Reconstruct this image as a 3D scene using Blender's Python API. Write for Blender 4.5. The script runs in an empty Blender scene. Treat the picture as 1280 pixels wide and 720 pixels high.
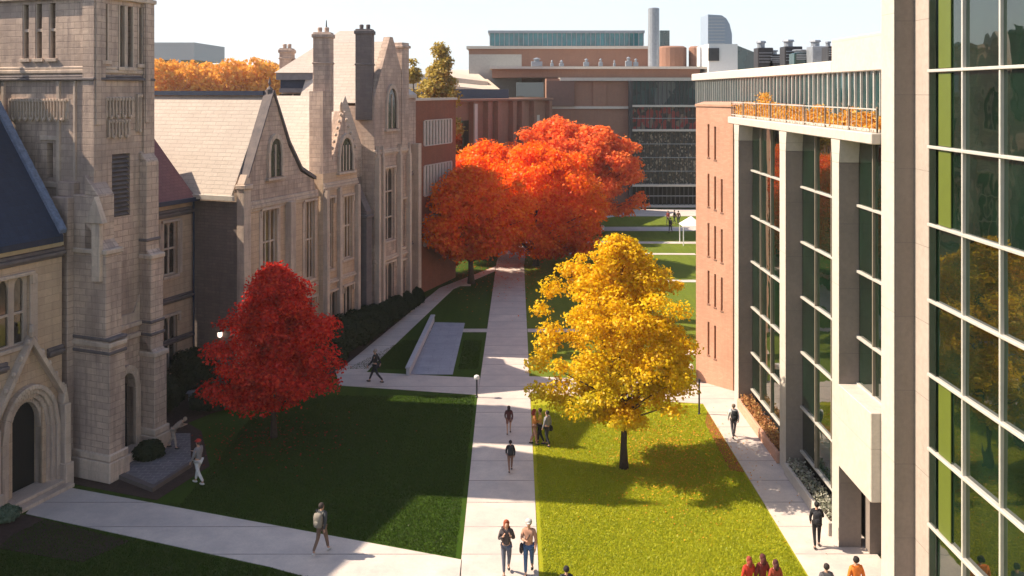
import bpy, bmesh, math, random
import numpy as np
from mathutils import Vector, Matrix
C = bpy.context.scene.collection
random.seed(7); rng = np.random.default_rng(11)
F = 1090.0; CAM_H = 16.0
# ------------------------------------------------------------------ surveying helpers
def g(u, v, z=0.0):                       # point of the ground (height z) seen along a sight line
    Y = F*(CAM_H-z)/(v-114.0); return ((u-640.0)/F*Y, Y)
def zat(v, Y): return CAM_H-(v-114.0)*Y/F
def xat(u, Y): return (u-640.0)/F*Y
TH = math.atan2(.933, .36)
class Frame:
    def __init__(s, ang=0.0, o=(0, 0, 0)):
        s.c, s.s, s.a, s.o = math.cos(ang), math.sin(ang), ang, o
    def P(s, x, y, z): return Vector((s.o[0]+x*s.c-y*s.s, s.o[1]+x*s.s+y*s.c, s.o[2]+z))
W = Frame(); Q = Frame(TH)                # world axes; college axes (x along the old fronts, +y into the buildings)
def tq(u, y):                             # distance along a college front at depth y
    k = (u-640)/F; Y = -y/(.933*k-.36); return Y*(.36*k+.933)
def yq(u, t):                             # depth along a flank at distance t
    k = (u-640)/F; return -t*(.933*k-.36)/(.933+.36*k)
def zq(v, t, y):
    return zat(v, Q.P(t, y, 0).y)
# ------------------------------------------------------------------ materials
MATS = {}
def newmat(name):
    m = bpy.data.materials.new(name); m.use_nodes = True; MATS[name] = m
    nt = m.node_tree; return m, nt, nt.nodes['Principled BSDF']
def N(nt, t, **kw):
    n = nt.nodes.new(t)
    for k, v in kw.items():
        if k in n.inputs: n.inputs[k].default_value = v
        else: setattr(n, k, v)
    return n
def L(nt, a, b): nt.links.new(a, b)
def rgb(c): return (c[0], c[1], c[2], 1)
def mixc(nt, fac, a, b, mode='MIX'):
    n = nt.nodes.new('ShaderNodeMix'); n.data_type = 'RGBA'; n.blend_type = mode
    for s, i in ((fac, 0), (a, 6), (b, 7)):
        if hasattr(s, 'is_linked') or hasattr(s, 'links'): L(nt, s, n.inputs[i])
        else: n.inputs[i].default_value = s if i == 0 else rgb(s)
    return n.outputs[2]
def ramp(nt, src, p0, p1, c0=(0, 0, 0), c1=(1, 1, 1)):
    r = nt.nodes.new('ShaderNodeValToRGB'); e = r.color_ramp.elements
    e[0].position = p0; e[1].position = p1; e[0].color = rgb(c0); e[1].color = rgb(c1); L(nt, src, r.inputs[0]); return r.outputs[0]
def bump(nt, p, src, strength, dist=.02):
    b = N(nt, 'ShaderNodeBump', Strength=strength, Distance=dist); L(nt, src, b.inputs['Height']); L(nt, b.outputs[0], p.inputs['Normal'])
def noise(nt, vec, scale, detail=4, rough=.6):
    n = N(nt, 'ShaderNodeTexNoise', Scale=scale, Detail=detail, Roughness=rough)
    if vec is not None: L(nt, vec, n.inputs['Vector'])
    return n.outputs['Fac']
def masonry(name, c1, c2, mortar, bw, bh, ms=.012, stain=(.12, .09, .08), amt=.5, rough=.9, bs=.5, vstreak=True):
    m, nt, p = newmat(name)
    uv = N(nt, 'ShaderNodeTexCoord').outputs['UV']; ob = N(nt, 'ShaderNodeNewGeometry').outputs['Position']
    b = N(nt, 'ShaderNodeTexBrick', Scale=1.0); L(nt, uv, b.inputs['Vector'])
    b.inputs['Color1'].default_value = rgb(c1); b.inputs['Color2'].default_value = rgb(c2); b.inputs['Mortar'].default_value = rgb(mortar)
    b.inputs['Mortar Size'].default_value = ms; b.inputs['Brick Width'].default_value = bw; b.inputs['Row Height'].default_value = bh
    b.inputs['Mortar Smooth'].default_value = .3; b.inputs['Bias'].default_value = 0
    n1 = noise(nt, ob, .9, 6, .65); n2 = noise(nt, ob, 6.0, 5, .7)
    mp = N(nt, 'ShaderNodeMapping'); L(nt, uv, mp.inputs[0]); mp.inputs['Scale'].default_value = (2.2, .22, 1)
    n3 = noise(nt, mp.outputs[0], 1.0, 5, .7)
    c = mixc(nt, ramp(nt, n2, .3, .75), b.outputs['Color'], tuple(x*.78 for x in c1))
    mm = N(nt, 'ShaderNodeMath', operation='MULTIPLY'); mm.inputs[1].default_value = amt
    L(nt, ramp(nt, n3 if vstreak else n1, .48, .72), mm.inputs[0])
    c = mixc(nt, mm.outputs[0], c, stain)
    n5 = noise(nt, ob, .28, 4, .7); m5 = N(nt, 'ShaderNodeMath', operation='MULTIPLY'); m5.inputs[1].default_value = amt*.75; L(nt, ramp(nt, n5, .47, .62), m5.inputs[0]); c = mixc(nt, m5.outputs[0], c, tuple(x*.55+y*.45 for x, y in zip(stain, c2)))
    m2 = N(nt, 'ShaderNodeMath', operation='MULTIPLY'); m2.inputs[1].default_value = amt*.6
    L(nt, ramp(nt, n1, .45, .7), m2.inputs[0])
    c = mixc(nt, m2.outputs[0], c, tuple(x*.55 for x in c2))
    L(nt, c, p.inputs['Base Color']); p.inputs['Roughness'].default_value = rough
    p.inputs['Specular IOR Level'].default_value = .25
    s = N(nt, 'ShaderNodeMath', operation='MULTIPLY_ADD'); L(nt, b.outputs['Fac'], s.inputs[0]); s.inputs[1].default_value = -1.0; L(nt, n2, s.inputs[2])
    bump(nt, p, s.outputs[0], bs, .03)
    return m
def plain(name, c, rough=.6, var=.25, scale=3.0, metal=0, bs=.15, c2=None, spec=.4):
    m, nt, p = newmat(name)
    ob = N(nt, 'ShaderNodeTexCoord').outputs['Object']
    n1 = noise(nt, ob, scale, 6, .65)
    cc = mixc(nt, ramp(nt, n1, .3, .72), c, c2 if c2 else tuple(x*(1-var) for x in c))
    L(nt, cc, p.inputs['Base Color']); p.inputs['Roughness'].default_value = rough; p.inputs['Metallic'].default_value = metal
    p.inputs['Specular IOR Level'].default_value = spec
    if bs: bump(nt, p, noise(nt, ob, scale*9, 3), bs, .01)
    return m
def glassmat(name, c, ior=2.0, rough=.02):
    m, nt, p = newmat(name)
    ob = N(nt, 'ShaderNodeTexCoord').outputs['Object']
    cc = mixc(nt, ramp(nt, noise(nt, ob, .5, 3), .35, .7), c, tuple(x*.4 for x in c))
    L(nt, cc, p.inputs['Base Color']); p.inputs['Roughness'].default_value = rough; p.inputs['IOR'].default_value = ior
    bump(nt, p, noise(nt, ob, .8, 2), .10, .06)
    return m
def leafmat(name, stops, trans=.45, low=None, lowz=(2, 5), scale=.45):
    m, nt, p = newmat(name); nt.nodes.remove(p); out = nt.nodes['Material Output']
    geo = N(nt, 'ShaderNodeNewGeometry'); ob = N(nt, 'ShaderNodeTexCoord').outputs['Object']
    n = noise(nt, ob, scale, 3, .6)
    ma = N(nt, 'ShaderNodeMath', operation='MULTIPLY_ADD'); L(nt, geo.outputs['Random Per Island'], ma.inputs[0]); ma.inputs[1].default_value = .55
    mb = N(nt, 'ShaderNodeMath', operation='MULTIPLY'); L(nt, n, mb.inputs[0]); mb.inputs[1].default_value = .5; L(nt, mb.outputs[0], ma.inputs[2])
    r = nt.nodes.new('ShaderNodeValToRGB'); e = r.color_ramp.elements
    while len(e) < len(stops): e.new(.5)
    for i, c in enumerate(stops): e[i].position = i/(len(stops)-1)*.8+.1; e[i].color = rgb(c)
    L(nt, ma.outputs[0], r.inputs[0]); col = r.outputs[0]
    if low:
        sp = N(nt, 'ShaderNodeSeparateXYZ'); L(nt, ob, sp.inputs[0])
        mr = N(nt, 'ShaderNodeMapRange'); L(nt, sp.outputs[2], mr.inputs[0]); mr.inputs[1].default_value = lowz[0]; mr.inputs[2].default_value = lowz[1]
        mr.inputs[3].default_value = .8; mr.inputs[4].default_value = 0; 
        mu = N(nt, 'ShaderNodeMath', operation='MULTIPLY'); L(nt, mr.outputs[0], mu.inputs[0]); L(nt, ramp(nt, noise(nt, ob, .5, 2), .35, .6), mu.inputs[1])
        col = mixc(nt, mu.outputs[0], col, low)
    d = N(nt, 'ShaderNodeBsdfDiffuse'); t = N(nt, 'ShaderNodeBsdfTranslucent'); mx = N(nt, 'ShaderNodeMixShader', Fac=trans)
    L(nt, col, d.inputs[0]); L(nt, col, t.inputs[0]); L(nt, d.outputs[0], mx.inputs[1]); L(nt, t.outputs[0], mx.inputs[2])
    gl = N(nt, 'ShaderNodeBsdfGlossy', Roughness=.45); mg = N(nt, 'ShaderNodeMixShader', Fac=.015); L(nt, mx.outputs[0], mg.inputs[1]); L(nt, gl.outputs[0], mg.inputs[2])
    L(nt, mg.outputs[0], out.inputs[0]); return m
def emit(name, c, s):
    m, nt, p = newmat(name); p.inputs['Emission Color'].default_value = rgb(c); p.inputs['Emission Strength'].default_value = s; p.inputs['Base Color'].default_value = rgb(c); return m

STONE = masonry('rubble_stone', (.68, .50, .39), (.46, .335, .27), (.27, .20, .17), .62, .27, ms=.018, stain=(.12, .09, .10), amt=.7)
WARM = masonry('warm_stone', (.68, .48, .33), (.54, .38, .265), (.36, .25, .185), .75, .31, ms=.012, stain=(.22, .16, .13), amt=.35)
DRESS = masonry('dressed_stone', (.70, .54, .42), (.59, .45, .36), (.38, .30, .25), 1.1, .42, ms=.006, stain=(.16, .12, .12), amt=.6)
DARKST = masonry('dark_stone', (.20, .165, .155), (.14, .12, .12), (.12, .10, .10), .5, .2, stain=(.06, .05, .06), amt=.4)  # stone in a darker tone than the other fronts
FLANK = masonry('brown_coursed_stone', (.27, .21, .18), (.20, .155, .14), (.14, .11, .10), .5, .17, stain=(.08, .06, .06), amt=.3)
MOULD = plain('blackened_moulding', (.10, .085, .09), .85, c2=(.19, .15, .14), scale=2.5)
SLATE = masonry('navy_slate', (.022, .035, .07), (.015, .026, .052), (.008, .012, .02), .32, .22, ms=.01, stain=(.03, .045, .08), amt=.4, rough=.55)
TILE = masonry('plum_roof_tile', (.26, .12, .12), (.20, .09, .10), (.10, .05, .05), .3, .2, stain=(.13, .08, .09), amt=.4)
PALE = masonry('pale_roof_tile', (.60, .50, .42), (.52, .43, .36), (.28, .23, .2), .9, .24, ms=.014, stain=(.45, .37, .33), amt=.3, rough=.8)
LEAD = plain('lead_flashing', (.025, .04, .085), .5, .4)
BRICK = masonry('red_brick', (.30, .105, .06), (.22, .075, .045), (.20, .13, .10), .23, .075, ms=.008, stain=(.13, .06, .05), amt=.35, bs=.3)
BRICKP = masonry('salmon_brick', (.66, .37, .25), (.55, .29, .19), (.46, .27, .2), .23, .075, ms=.008, stain=(.34, .16, .11), amt=.3, bs=.3)
BRICKB = masonry('brown_brick', (.36, .185, .125), (.29, .15, .105), (.24, .16, .12), .23, .075, ms=.008, stain=(.17, .10, .08), amt=.3, bs=.3)
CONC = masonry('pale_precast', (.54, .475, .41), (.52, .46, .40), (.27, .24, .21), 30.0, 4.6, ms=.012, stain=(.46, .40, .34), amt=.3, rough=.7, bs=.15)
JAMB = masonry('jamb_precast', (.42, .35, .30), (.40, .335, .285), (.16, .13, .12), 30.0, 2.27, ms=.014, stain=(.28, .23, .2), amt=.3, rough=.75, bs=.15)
CONC_SH = masonry('shaded_precast', (.25, .205, .175), (.24, .195, .165), (.16, .13, .12), 30.0, 2.27, ms=.014, stain=(.28, .23, .2), amt=.3, rough=.75, bs=.15)  # darker copy of the pale precast, shade of the unlit sides in its colour
ROOFC = plain('cream_roof_edge', (.56, .50, .43), .7, .15)
GREYM = plain('grey_metal', (.32, .34, .37), .4, .3, metal=.4)
DKMET = plain('dark_metal', (.035, .035, .04), .45, .3)
MULL = plain('pale_aluminium', (.62, .58, .52), .38, .15, metal=.3)
BRONZE = plain('bronze_aluminium', (.32, .27, .21), .4, .2, metal=.4)
GLASS = glassmat('green_tinted_glass', (.006, .018, .010), 2.1)
GLASSG = glassmat('old_window_glass', (.05, .04, .035), 1.7, .08)
GLASSW = glassmat('amber_leaded_glass', (.22, .14, .07), 1.6, .12)
TEAL = glassmat('teal_glass', (.0, .17, .20), 1.8, .08)
TEALD = glassmat('dark_teal_glass', (.015, .05, .05), 1.8, .08)
LIME = plain('lime_panel', (.10, .125, .018), .45, .12)
WOOD = plain('warm_timber', (.45, .22, .08), .5, .4, scale=6)
BARK = plain('bark', (.085, .055, .04), .95, .5, scale=8, bs=.8)
SOIL = plain('bark_mulch', (.060, .034, .026), 1, .5, scale=5, bs=.9)
BLACK = plain('black_void', (.006, .006, .007), .9, .1)
WHITE = plain('white_paint', (.72, .70, .67), .5, .1)
BLUEST = masonry('blue_grey_paving', (.34, .35, .40), (.30, .31, .36), (.18, .18, .21), 1.2, .6, ms=.012, stain=(.2, .2, .24), amt=.3, vstreak=False)
PAVER = masonry('grey_brick_paving', (.20, .18, .19), (.15, .14, .15), (.30, .26, .26), .42, .26, ms=.03, stain=(.09, .08, .09), amt=.3, vstreak=False)
FARGREY = plain('far_grey_cladding', (.52, .50, .49), .7, .1)
FARBLUE = plain('far_blue_cladding', (.28, .34, .43), .5, .15)

def concrete_path():
    m, nt, p = newmat('path_concrete')
    uv = N(nt, 'ShaderNodeTexCoord').outputs['UV']; pos = N(nt, 'ShaderNodeNewGeometry').outputs['Position']
    mp0 = N(nt, 'ShaderNodeMapping'); L(nt, uv, mp0.inputs[0]); mp0.inputs['Location'].default_value = (317, .3, 0)
    b = N(nt, 'ShaderNodeTexBrick', Scale=1.0); L(nt, mp0.outputs[0], b.inputs['Vector'])
    b.inputs['Color1'].default_value = rgb((.60, .51, .44)); b.inputs['Color2'].default_value = rgb((.52, .44, .39)); b.inputs['Mortar'].default_value = rgb((.13, .11, .10))
    b.inputs['Mortar Size'].default_value = .03; b.inputs['Brick Width'].default_value = 700; b.inputs['Row Height'].default_value = 1.9; b.offset = 0
    n1 = noise(nt, pos, .7, 6, .7); n2 = noise(nt, pos, 14, 5, .7)
    c = mixc(nt, ramp(nt, n1, .35, .7), b.outputs['Color'], (.40, .345, .32)); c = mixc(nt, ramp(nt, n2, .5, .8), c, (.42, .37, .34))
    v = N(nt, 'ShaderNodeTexVoronoi', Scale=2.1); L(nt, pos, v.inputs['Vector'])
    c = mixc(nt, ramp(nt, v.outputs['Distance'], .02, .05, (.5, .5, .5), (0, 0, 0)), c, (.3, .24, .18))
    L(nt, c, p.inputs['Base Color']); p.inputs['Roughness'].default_value = .9; bump(nt, p, n2, .3, .01); return m
CPATH = concrete_path()
def grassmat(name, a, b, c):
    m, nt, p = newmat(name); pos = N(nt, 'ShaderNodeNewGeometry').outputs['Position']
    n1 = noise(nt, pos, .35, 5, .6); n2 = noise(nt, pos, 3.5, 6, .75); n3 = noise(nt, pos, 28, 4, .8)
    mp = N(nt, 'ShaderNodeMapping'); L(nt, pos, mp.inputs[0]); mp.inputs['Scale'].default_value = (1.0, .08, 1)
    n4 = noise(nt, mp.outputs[0], 2.2, 2, .4)
    col = mixc(nt, ramp(nt, n1, .35, .65), a, b); col = mixc(nt, ramp(nt, n2, .45, .8), col, c)
    col = mixc(nt, ramp(nt, n3, .35, .8), col, tuple(x*.65 for x in a))
    col = mixc(nt, ramp(nt, n4, .4, .62, (.0, .0, .0), (.3, .3, .3)), col, tuple(x*.6 for x in a))
    L(nt, col, p.inputs['Base Color']); p.inputs['Roughness'].default_value = .95; p.inputs['Specular IOR Level'].default_value = .1
    s = N(nt, 'ShaderNodeMath', operation='ADD'); L(nt, n2, s.inputs[0]); L(nt, n3, s.inputs[1]); bump(nt, p, s.outputs[0], .7, .05); return m
GR_L = grassmat('shade_dark_lawn', (.034, .076, .005), (.050, .092, .007), (.064, .094, .008))  # left lawn kept much darker than the right, shade put into its colour
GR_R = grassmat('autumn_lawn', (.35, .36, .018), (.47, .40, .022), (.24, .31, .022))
GR_M = grassmat('green_lawn', (.13, .17, .018), (.17, .20, .02), (.10, .15, .02))
GR_F = grassmat('far_ground', (.06, .08, .03), (.09, .09, .03), (.08, .07, .03))

# ------------------------------------------------------------------ mesh building
class MB:
    def __init__(s, fr=W): s.v = []; s.f = []; s.fr = fr
    def add(s, pts, faces):
        k = len(s.v); s.v += [Vector(p) for p in pts]; s.f += [tuple(i+k for i in f) for f in faces]; return s
    def L(s, pts): return [s.fr.P(*p) for p in pts]
    def box(s, x0, x1, y0, y1, z0, z1):
        p = [(x0, y0, z0), (x1, y0, z0), (x1, y1, z0), (x0, y1, z0), (x0, y0, z1), (x1, y0, z1), (x1, y1, z1), (x0, y1, z1)]
        return s.add(s.L(p), [(0, 3, 2, 1), (4, 5, 6, 7), (0, 1, 5, 4), (1, 2, 6, 5), (2, 3, 7, 6), (3, 0, 4, 7)])
    def prism(s, a, b):                                     # two matching loops, capped
        n = len(a); return s.add(s.L(list(a)+list(b)), [tuple(range(n))[::-1], tuple(range(n, 2*n))]+[(i, (i+1) % n, n+(i+1) % n, n+i) for i in range(n)])
    def front(s, xz, y0, y1):                               # polygon in the x-z plane, thickness y0..y1
        return s.prism([(x, y0, z) for x, z in xz], [(x, y1, z) for x, z in xz])
    def side(s, yz, x0, x1): return s.prism([(x0, y, z) for y, z in yz], [(x1, y, z) for y, z in yz])
    def slab(s, xy, z0, z1): return s.prism([(x, y, z0) for x, y in xy], [(x, y, z1) for x, y in xy])
    def quad(s, *p): return s.add(s.L(p), [tuple(range(len(p)))])
    def tube(s, pts, rad, seg=8, cap=True):
        pts = [Vector(s.fr.P(*p)) for p in pts]; k = len(s.v); n = len(pts)
        for i, p in enumerate(pts):
            d = (pts[min(i+1, n-1)]-pts[max(i-1, 0)]).normalized(); a = d.orthogonal().normalized() if i == 0 else (pa-d*pa.dot(d)).normalized(); pa = a
            b = d.cross(a); r = rad[i] if hasattr(rad, '__len__') else rad
            for j in range(seg):
                t = 2*math.pi*j/seg; s.v.append(p+(a*math.cos(t)+b*math.sin(t))*r)
        for i in range(n-1):
            for j in range(seg): s.f.append((k+i*seg+j, k+i*seg+(j+1) % seg, k+(i+1)*seg+(j+1) % seg, k+(i+1)*seg+j))
        if cap: s.f.append(tuple(k+j for j in range(seg))[::-1]); s.f.append(tuple(k+(n-1)*seg+j for j in range(seg)))
        return s
    def lathe(s, cx, cy, prof, seg=16):
        k = len(s.v); n = len(prof)
        for r, z in prof:
            for j in range(seg):
                t = 2*math.pi*j/seg; s.v.append(s.fr.P(cx+r*math.cos(t), cy+r*math.sin(t), z))
        for i in range(n-1):
            for j in range(seg): s.f.append((k+i*seg+j, k+i*seg+(j+1) % seg, k+(i+1)*seg+(j+1) % seg, k+(i+1)*seg+j))
        s.f.append(tuple(k+j for j in range(seg))[::-1]); s.f.append(tuple(k+(n-1)*seg+j for j in range(seg))); return s
    def blob(s, c, r, seg=10, rings=6, fn=None):
        k = len(s.v)
        for i in range(rings+1):
            ph = math.pi*i/rings
            for j in range(seg):
                t = 2*math.pi*j/seg; d = (math.sin(ph)*math.cos(t), math.sin(ph)*math.sin(t), math.cos(ph)); q = fn(d) if fn else 1
                s.v.append(s.fr.P(c[0]+r[0]*d[0]*q, c[1]+r[1]*d[1]*q, c[2]+r[2]*d[2]*q))
        for i in range(rings):
            for j in range(seg): s.f.append((k+i*seg+j, k+(i+1)*seg+j, k+(i+1)*seg+(j+1) % seg, k+i*seg+(j+1) % seg))
        return s
    def build(s, name, mat, parent=None, bevel=0, smooth=False):
        me = bpy.data.meshes.new(name); inv = rootmat(parent).inverted() if parent else Matrix()
        me.from_pydata([inv @ v for v in s.v], [], s.f)
        bm = bmesh.new(); bm.from_mesh(me); bmesh.ops.recalc_face_normals(bm, faces=bm.faces)
        uvl = bm.loops.layers.uv.new('UVMap'); rot = rootmat(parent).to_3x3() if parent else Matrix.Identity(3); full = rootmat(parent) if parent else Matrix()
        for f in bm.faces:
            nrm = (rot @ f.normal)
            if nrm.length < 1e-6: continue
            t = Vector((0, 0, 1)).cross(nrm)
            t = t.normalized() if t.length > .15 else Vector((1, 0, 0))
            b = nrm.cross(t)
            if abs(nrm.z) > .98: t, b = Vector((1, 0, 0)), Vector((0, 1, 0))
            for lp in f.loops:
                p = full @ lp.vert.co; lp[uvl].uv = (p.dot(t), p.dot(b))
            f.smooth = smooth
        bm.to_mesh(me); bm.free(); me.materials.append(mat)
        o = bpy.data.objects.new(name, me); C.objects.link(o)
        if parent: o.parent = parent
        if bevel:
            b = o.modifiers.new('Bevel', 'BEVEL'); b.width = bevel; b.segments = 1; b.limit_method = 'ANGLE'; b.angle_limit = math.radians(40)
        return o
RM = {}
def rootmat(o):
    if o is None: return Matrix()
    m = RM.get(o.name)
    if m is None:
        m = Matrix.LocRotScale(o.location, o.rotation_euler, o.scale)
        if o.parent: m = rootmat(o.parent) @ m
    return m
def tag(o, label, cat, group=None):
    o['label'] = label; o['category'] = cat
    if group: o['group'] = group
    return o
def thing(name, label, cat, loc, rz=0, group=None):
    o = bpy.data.objects.new(name, None); C.objects.link(o); o.location = loc; o.rotation_euler = (0, 0, rz); o.empty_display_size = .3
    RM[o.name] = Matrix.LocRotScale(o.location, o.rotation_euler, None)
    return tag(o, label, cat, group)
def struct(o): o['kind'] = 'structure'; return o
def stuff(o): o['kind'] = 'stuff'; return o

# ------------------------------------------------------------------ wall with real openings
def wall(mb, x0, x1, z0, z1, y, holes, depth=.35):
    xs = sorted({x0, x1} | {h[0] for h in holes} | {h[1] for h in holes}); zs = sorted({z0, z1} | {h[2] for h in holes} | {h[3] for h in holes})
    for i in range(len(xs)-1):
        for j in range(len(zs)-1):
            cx, cz = (xs[i]+xs[i+1])/2, (zs[j]+zs[j+1])/2
            if any(h[0] < cx < h[1] and h[2] < cz < h[3] for h in holes): continue
            mb.quad((xs[i], y, zs[j]), (xs[i+1], y, zs[j]), (xs[i+1], y, zs[j+1]), (xs[i], y, zs[j+1]))
    for a, b, c, d in [h[:4] for h in holes]:
        e = y+depth
        mb.quad((a, y, c), (a, e, c), (a, e, d), (a, y, d)); mb.quad((b, y, c), (b, y, d), (b, e, d), (b, e, c))
        mb.quad((a, y, c), (b, y, c), (b, e, c), (a, e, c)); mb.quad((a, y, d), (a, e, d), (b, e, d), (b, y, d))
def arch_pts(a, b, zs, h, n=6, pointed=True):
    w = b-a; m = (a+b)/2; out = []
    for i in range(n+1):
        t = i/n
        if pointed: x = a+w/2*t; z = zs+h*math.sin(math.acos(1-t))**1.0 if t <= 1 else zs+h
        else: x = m-w/2*math.cos(t*math.pi/2); z = zs+h*math.sin(t*math.pi/2)
        out.append((x, z))
    return out+[(2*m-x, z) for x, z in out[-2::-1]]
def window(root, fr, x0, x1, z0, z1, y, nl=2, trans=(), arch=True, hood=True, pane=GLASSG, surround=.0, mat=DRESS, mw=.09, recess=.12, label=None):
    m = MB(fr); w = (x1-x0)/nl; y0, y1 = y+recess, y+recess+.12
    for i in range(nl+1):
        c = x0+i*w; a = c-mw/2 if i else c; b = c+mw/2 if i < nl else c+.0
        if i == 0: b = c+mw*.7
        if i == nl: a = c-mw*.7
        m.box(a, b, y0, y1, z0, z1)
    m.box(x0, x1, y0-.01, y1+.01, z0, z0+.08)
    for tz in trans: m.box(x0, x1, y0+.004, y1-.004, tz-.05, tz+.05)
    if arch:
        h = min(w*.75, (z1-z0)*.3)
        for i in range(nl):
            a, b = x0+i*w+mw*.5, x0+(i+1)*w-mw*.5
            ap = arch_pts(a, b, z1-h, h-.04)
            for (xa, za), (xb, zb) in zip(ap[:-1], ap[1:]):
                m.prism([(xa, y0+.01, za), (xb, y0+.01, zb), (xb, y0+.01, z1), (xa, y0+.01, z1)], [(xa, y1-.01, za), (xb, y1-.01, zb), (xb, y1-.01, z1), (xa, y1-.01, z1)])
    if hood:
        m.box(x0-.18, x1+.18, y-.14, y+.05, z1+.03, z1+.17); m.box(x0-.2, x0-.06, y-.1, y+.05, z1-.35, z1+.03); m.box(x1+.06, x1+.2, y-.1, y+.05, z1-.35, z1+.03)
    m.box(x0-.1, x1+.1, y-.1, y+.12, z0-.16, z0-.004)
    if surround:
        s = surround; m.box(x0-s, x0-.003, y-.05, y+.3, z0, z1+.02); m.box(x1+.003, x1+s, y-.05, y+.3, z0, z1+.02)
    f = m.build('window', mat, root, bevel=.012)
    if label: f['label'] = label
    p = MB(fr); 
    for i in range(nl): 
        t = random.uniform(-.01, .01); a, b = x0+i*w+.02, x0+(i+1)*w-.02
        p.box(a, b, y1-.03+t, y1+.02+t, z0+.02, z1-.02)
    p.build('pane', pane, f)
    return (x0, x1, z0, z1)
def gable_window(root, fr, x0, x1, z0, z1, y, nl=2, pane=GLASSG):       # proud stone surround with pointed head on a gable
    h = (x1-x0)*.8; o = .2
    inner = [(x0, z0)]+arch_pts(x0, x1, z1-h, h)+[(x1, z0)]; outer = [(x0-o, z0-.05)]+arch_pts(x0-o, x1+o, z1-h, h+o*1.4)+[(x1+o, z0-.05)]
    m = MB(fr)
    for i in range(len(inner)-1):
        a, b, c, d = inner[i], inner[i+1], outer[i+1], outer[i]
        m.prism([(q[0], y-.16, q[1]) for q in (a, b, c, d)], [(q[0], y+.05, q[1]) for q in (a, b, c, d)])
    m.box(x0-o-.1, x1+o+.1, y-.22, y+.05, z0-.2, z0-.055)
    w = (x1-x0)/nl
    for i in range(1, nl): m.box(x0+i*w-.05, x0+i*w+.05, y-.1, y+.03, z0, z1-h*.4)
    f = m.build('window', DRESS, root, bevel=.01)
    p = MB(fr); p.front(inner, y-.05, y+.02); p.build('pane', pane, f)
def course(root, fr, x0, x1, y, z, h=.22, pr=.16, mat=MOULD, ends=.0, name='string_course'):
    m = MB(fr); m.box(x0-ends, x1+ends, y-pr, y+.06, z, z+h*.5); m.box(x0-ends, x1+ends, y-pr*.55, y+.05, z+h*.5+.003, z+h); m.box(x0-ends, x1+ends, y-pr*.4, y+.055, z-h*.4, z-.003)
    return m.build(name, mat, root, bevel=.02)

# =================================================================== SETTING: ground, paths
def sheet(name, poly, z, mat, th=0): 
    m = MB(); 
    if th: m.slab(poly, z-th, z)
    else: m.quad(*[(x, y, z) for x, y in poly])
    return struct(m.build(name, mat))
sheet('ground', [(-900, -300), (900, -300), (900, 1800), (-900, 1800)], -.02, GR_F)
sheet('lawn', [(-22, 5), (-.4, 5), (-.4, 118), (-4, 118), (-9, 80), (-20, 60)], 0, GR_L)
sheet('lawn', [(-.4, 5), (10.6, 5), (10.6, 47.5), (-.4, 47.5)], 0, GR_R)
sheet('lawn', [(-.4, 47.5), (30, 47.5), (42, 118), (-.4, 118)], 0, GR_M)
PZ = .02
def path(poly, z=PZ, mat=CPATH, name='path', th=.06): return sheet(name, poly, z, mat, th)
path([(-1.62, 5), (.78, 5), (.95, 45), (1.1, 80), (1.6, 92), (-1.2, 92), (-1.45, 80), (-1.8, 45)])
path([(-1.15, 92), (1.65, 92), (6, 103), (14, 112.5), (9.5, 112.5), (3, 104)])
path([(-18.7, 35.45), (-1.71, 29.75), (-1.65, 27.4), (-2.2, 26.6), (-8.1, 29.3), (-18.4, 33.0)])
path([(-10.1, 49.9), (-1.79, 48.6), (-1.79, 45.9), (-9.4, 47.4)])
path([(.96, 48.9), (.96, 46.2), (9.8, 44.6), (9.8, 47.7)])
path([(-9.9, 49.85), (-8.3, 49.6), (-4.75, 70.5), (-1.5, 77.5), (-1.5, 79.6), (-5.9, 70.8)], z=PZ+.004)
path([(-5.0, 71.6), (-3.4, 71.6), (-3.4, 74.0), (-4.4, 73.6)], z=PZ+.008)
path([(-5.6, 58.7), (-1.6, 58.7), (-1.6, 57.9), (-3.2, 57.9), (-5.6, 58.2)], z=PZ-.004)
path([(1.04, 58.7), (9.5, 58.7), (9.5, 57.9), (1.04, 57.9)], z=PZ-.004)
path([(1.14, 86.6), (18, 86.0), (18, 85.2), (1.12, 85.7)], z=PZ-.004)
path([(4, 93.0), (20, 92.6), (20, 91.4), (4, 91.8)], z=PZ-.004)
path([(5, 74), (18, 73.9), (18, 73.0), (5, 73.1)], z=PZ-.004)
path([(8.5, 102.8), (30, 102.8), (30, 99.8), (8.5, 99.8)], z=PZ-.004)
path([(8, 117.9), (34, 117.9), (34, 111.5), (8, 111.5)], z=PZ+.008)
path([(8.5, 54.4), (12.5, 54.2), (12.5, 52.8), (8.5, 53.0)], z=PZ-.004)
path([(9.9, 48.2), (12.6, 47.2), (12.6, 20), (9.78, 10), (9.78, 47)], z=PZ+.008, name='pavement')
sheet('paved_court', [(-5.75, 49.2), (-3.35, 49.2), (-3.25, 60.1), (-5.35, 60.3)], .03, BLUEST, .08)
sheet('planting_bed', [(-19.4, 33.0), (-18.3, 32.9), (-13.6, 31.0), (-14.6, 29.6), (-19.8, 31.0)], .015, SOIL, .05)
sheet('planting_bed', [(-18.4, 35.7), (-13.9, 34.1), (-12.9, 37.2), (-14.6, 41.0), (-16.6, 43), (-18.4, 38)], .014, SOIL, .05)
p0 = [Q.P(t, y, 0) for t, y in ((31.8, 33.8), (38.6, 33.6), (38.6, 30.6), (62, 30.6), (62, 30.3), (50, 28.2), (43, 27.1), (41, 27.0), (35, 29.5), (31.8, 30.0))]
sheet('planting_bed', [(p.x, p.y) for p in p0], .016, SOIL, .05)
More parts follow.
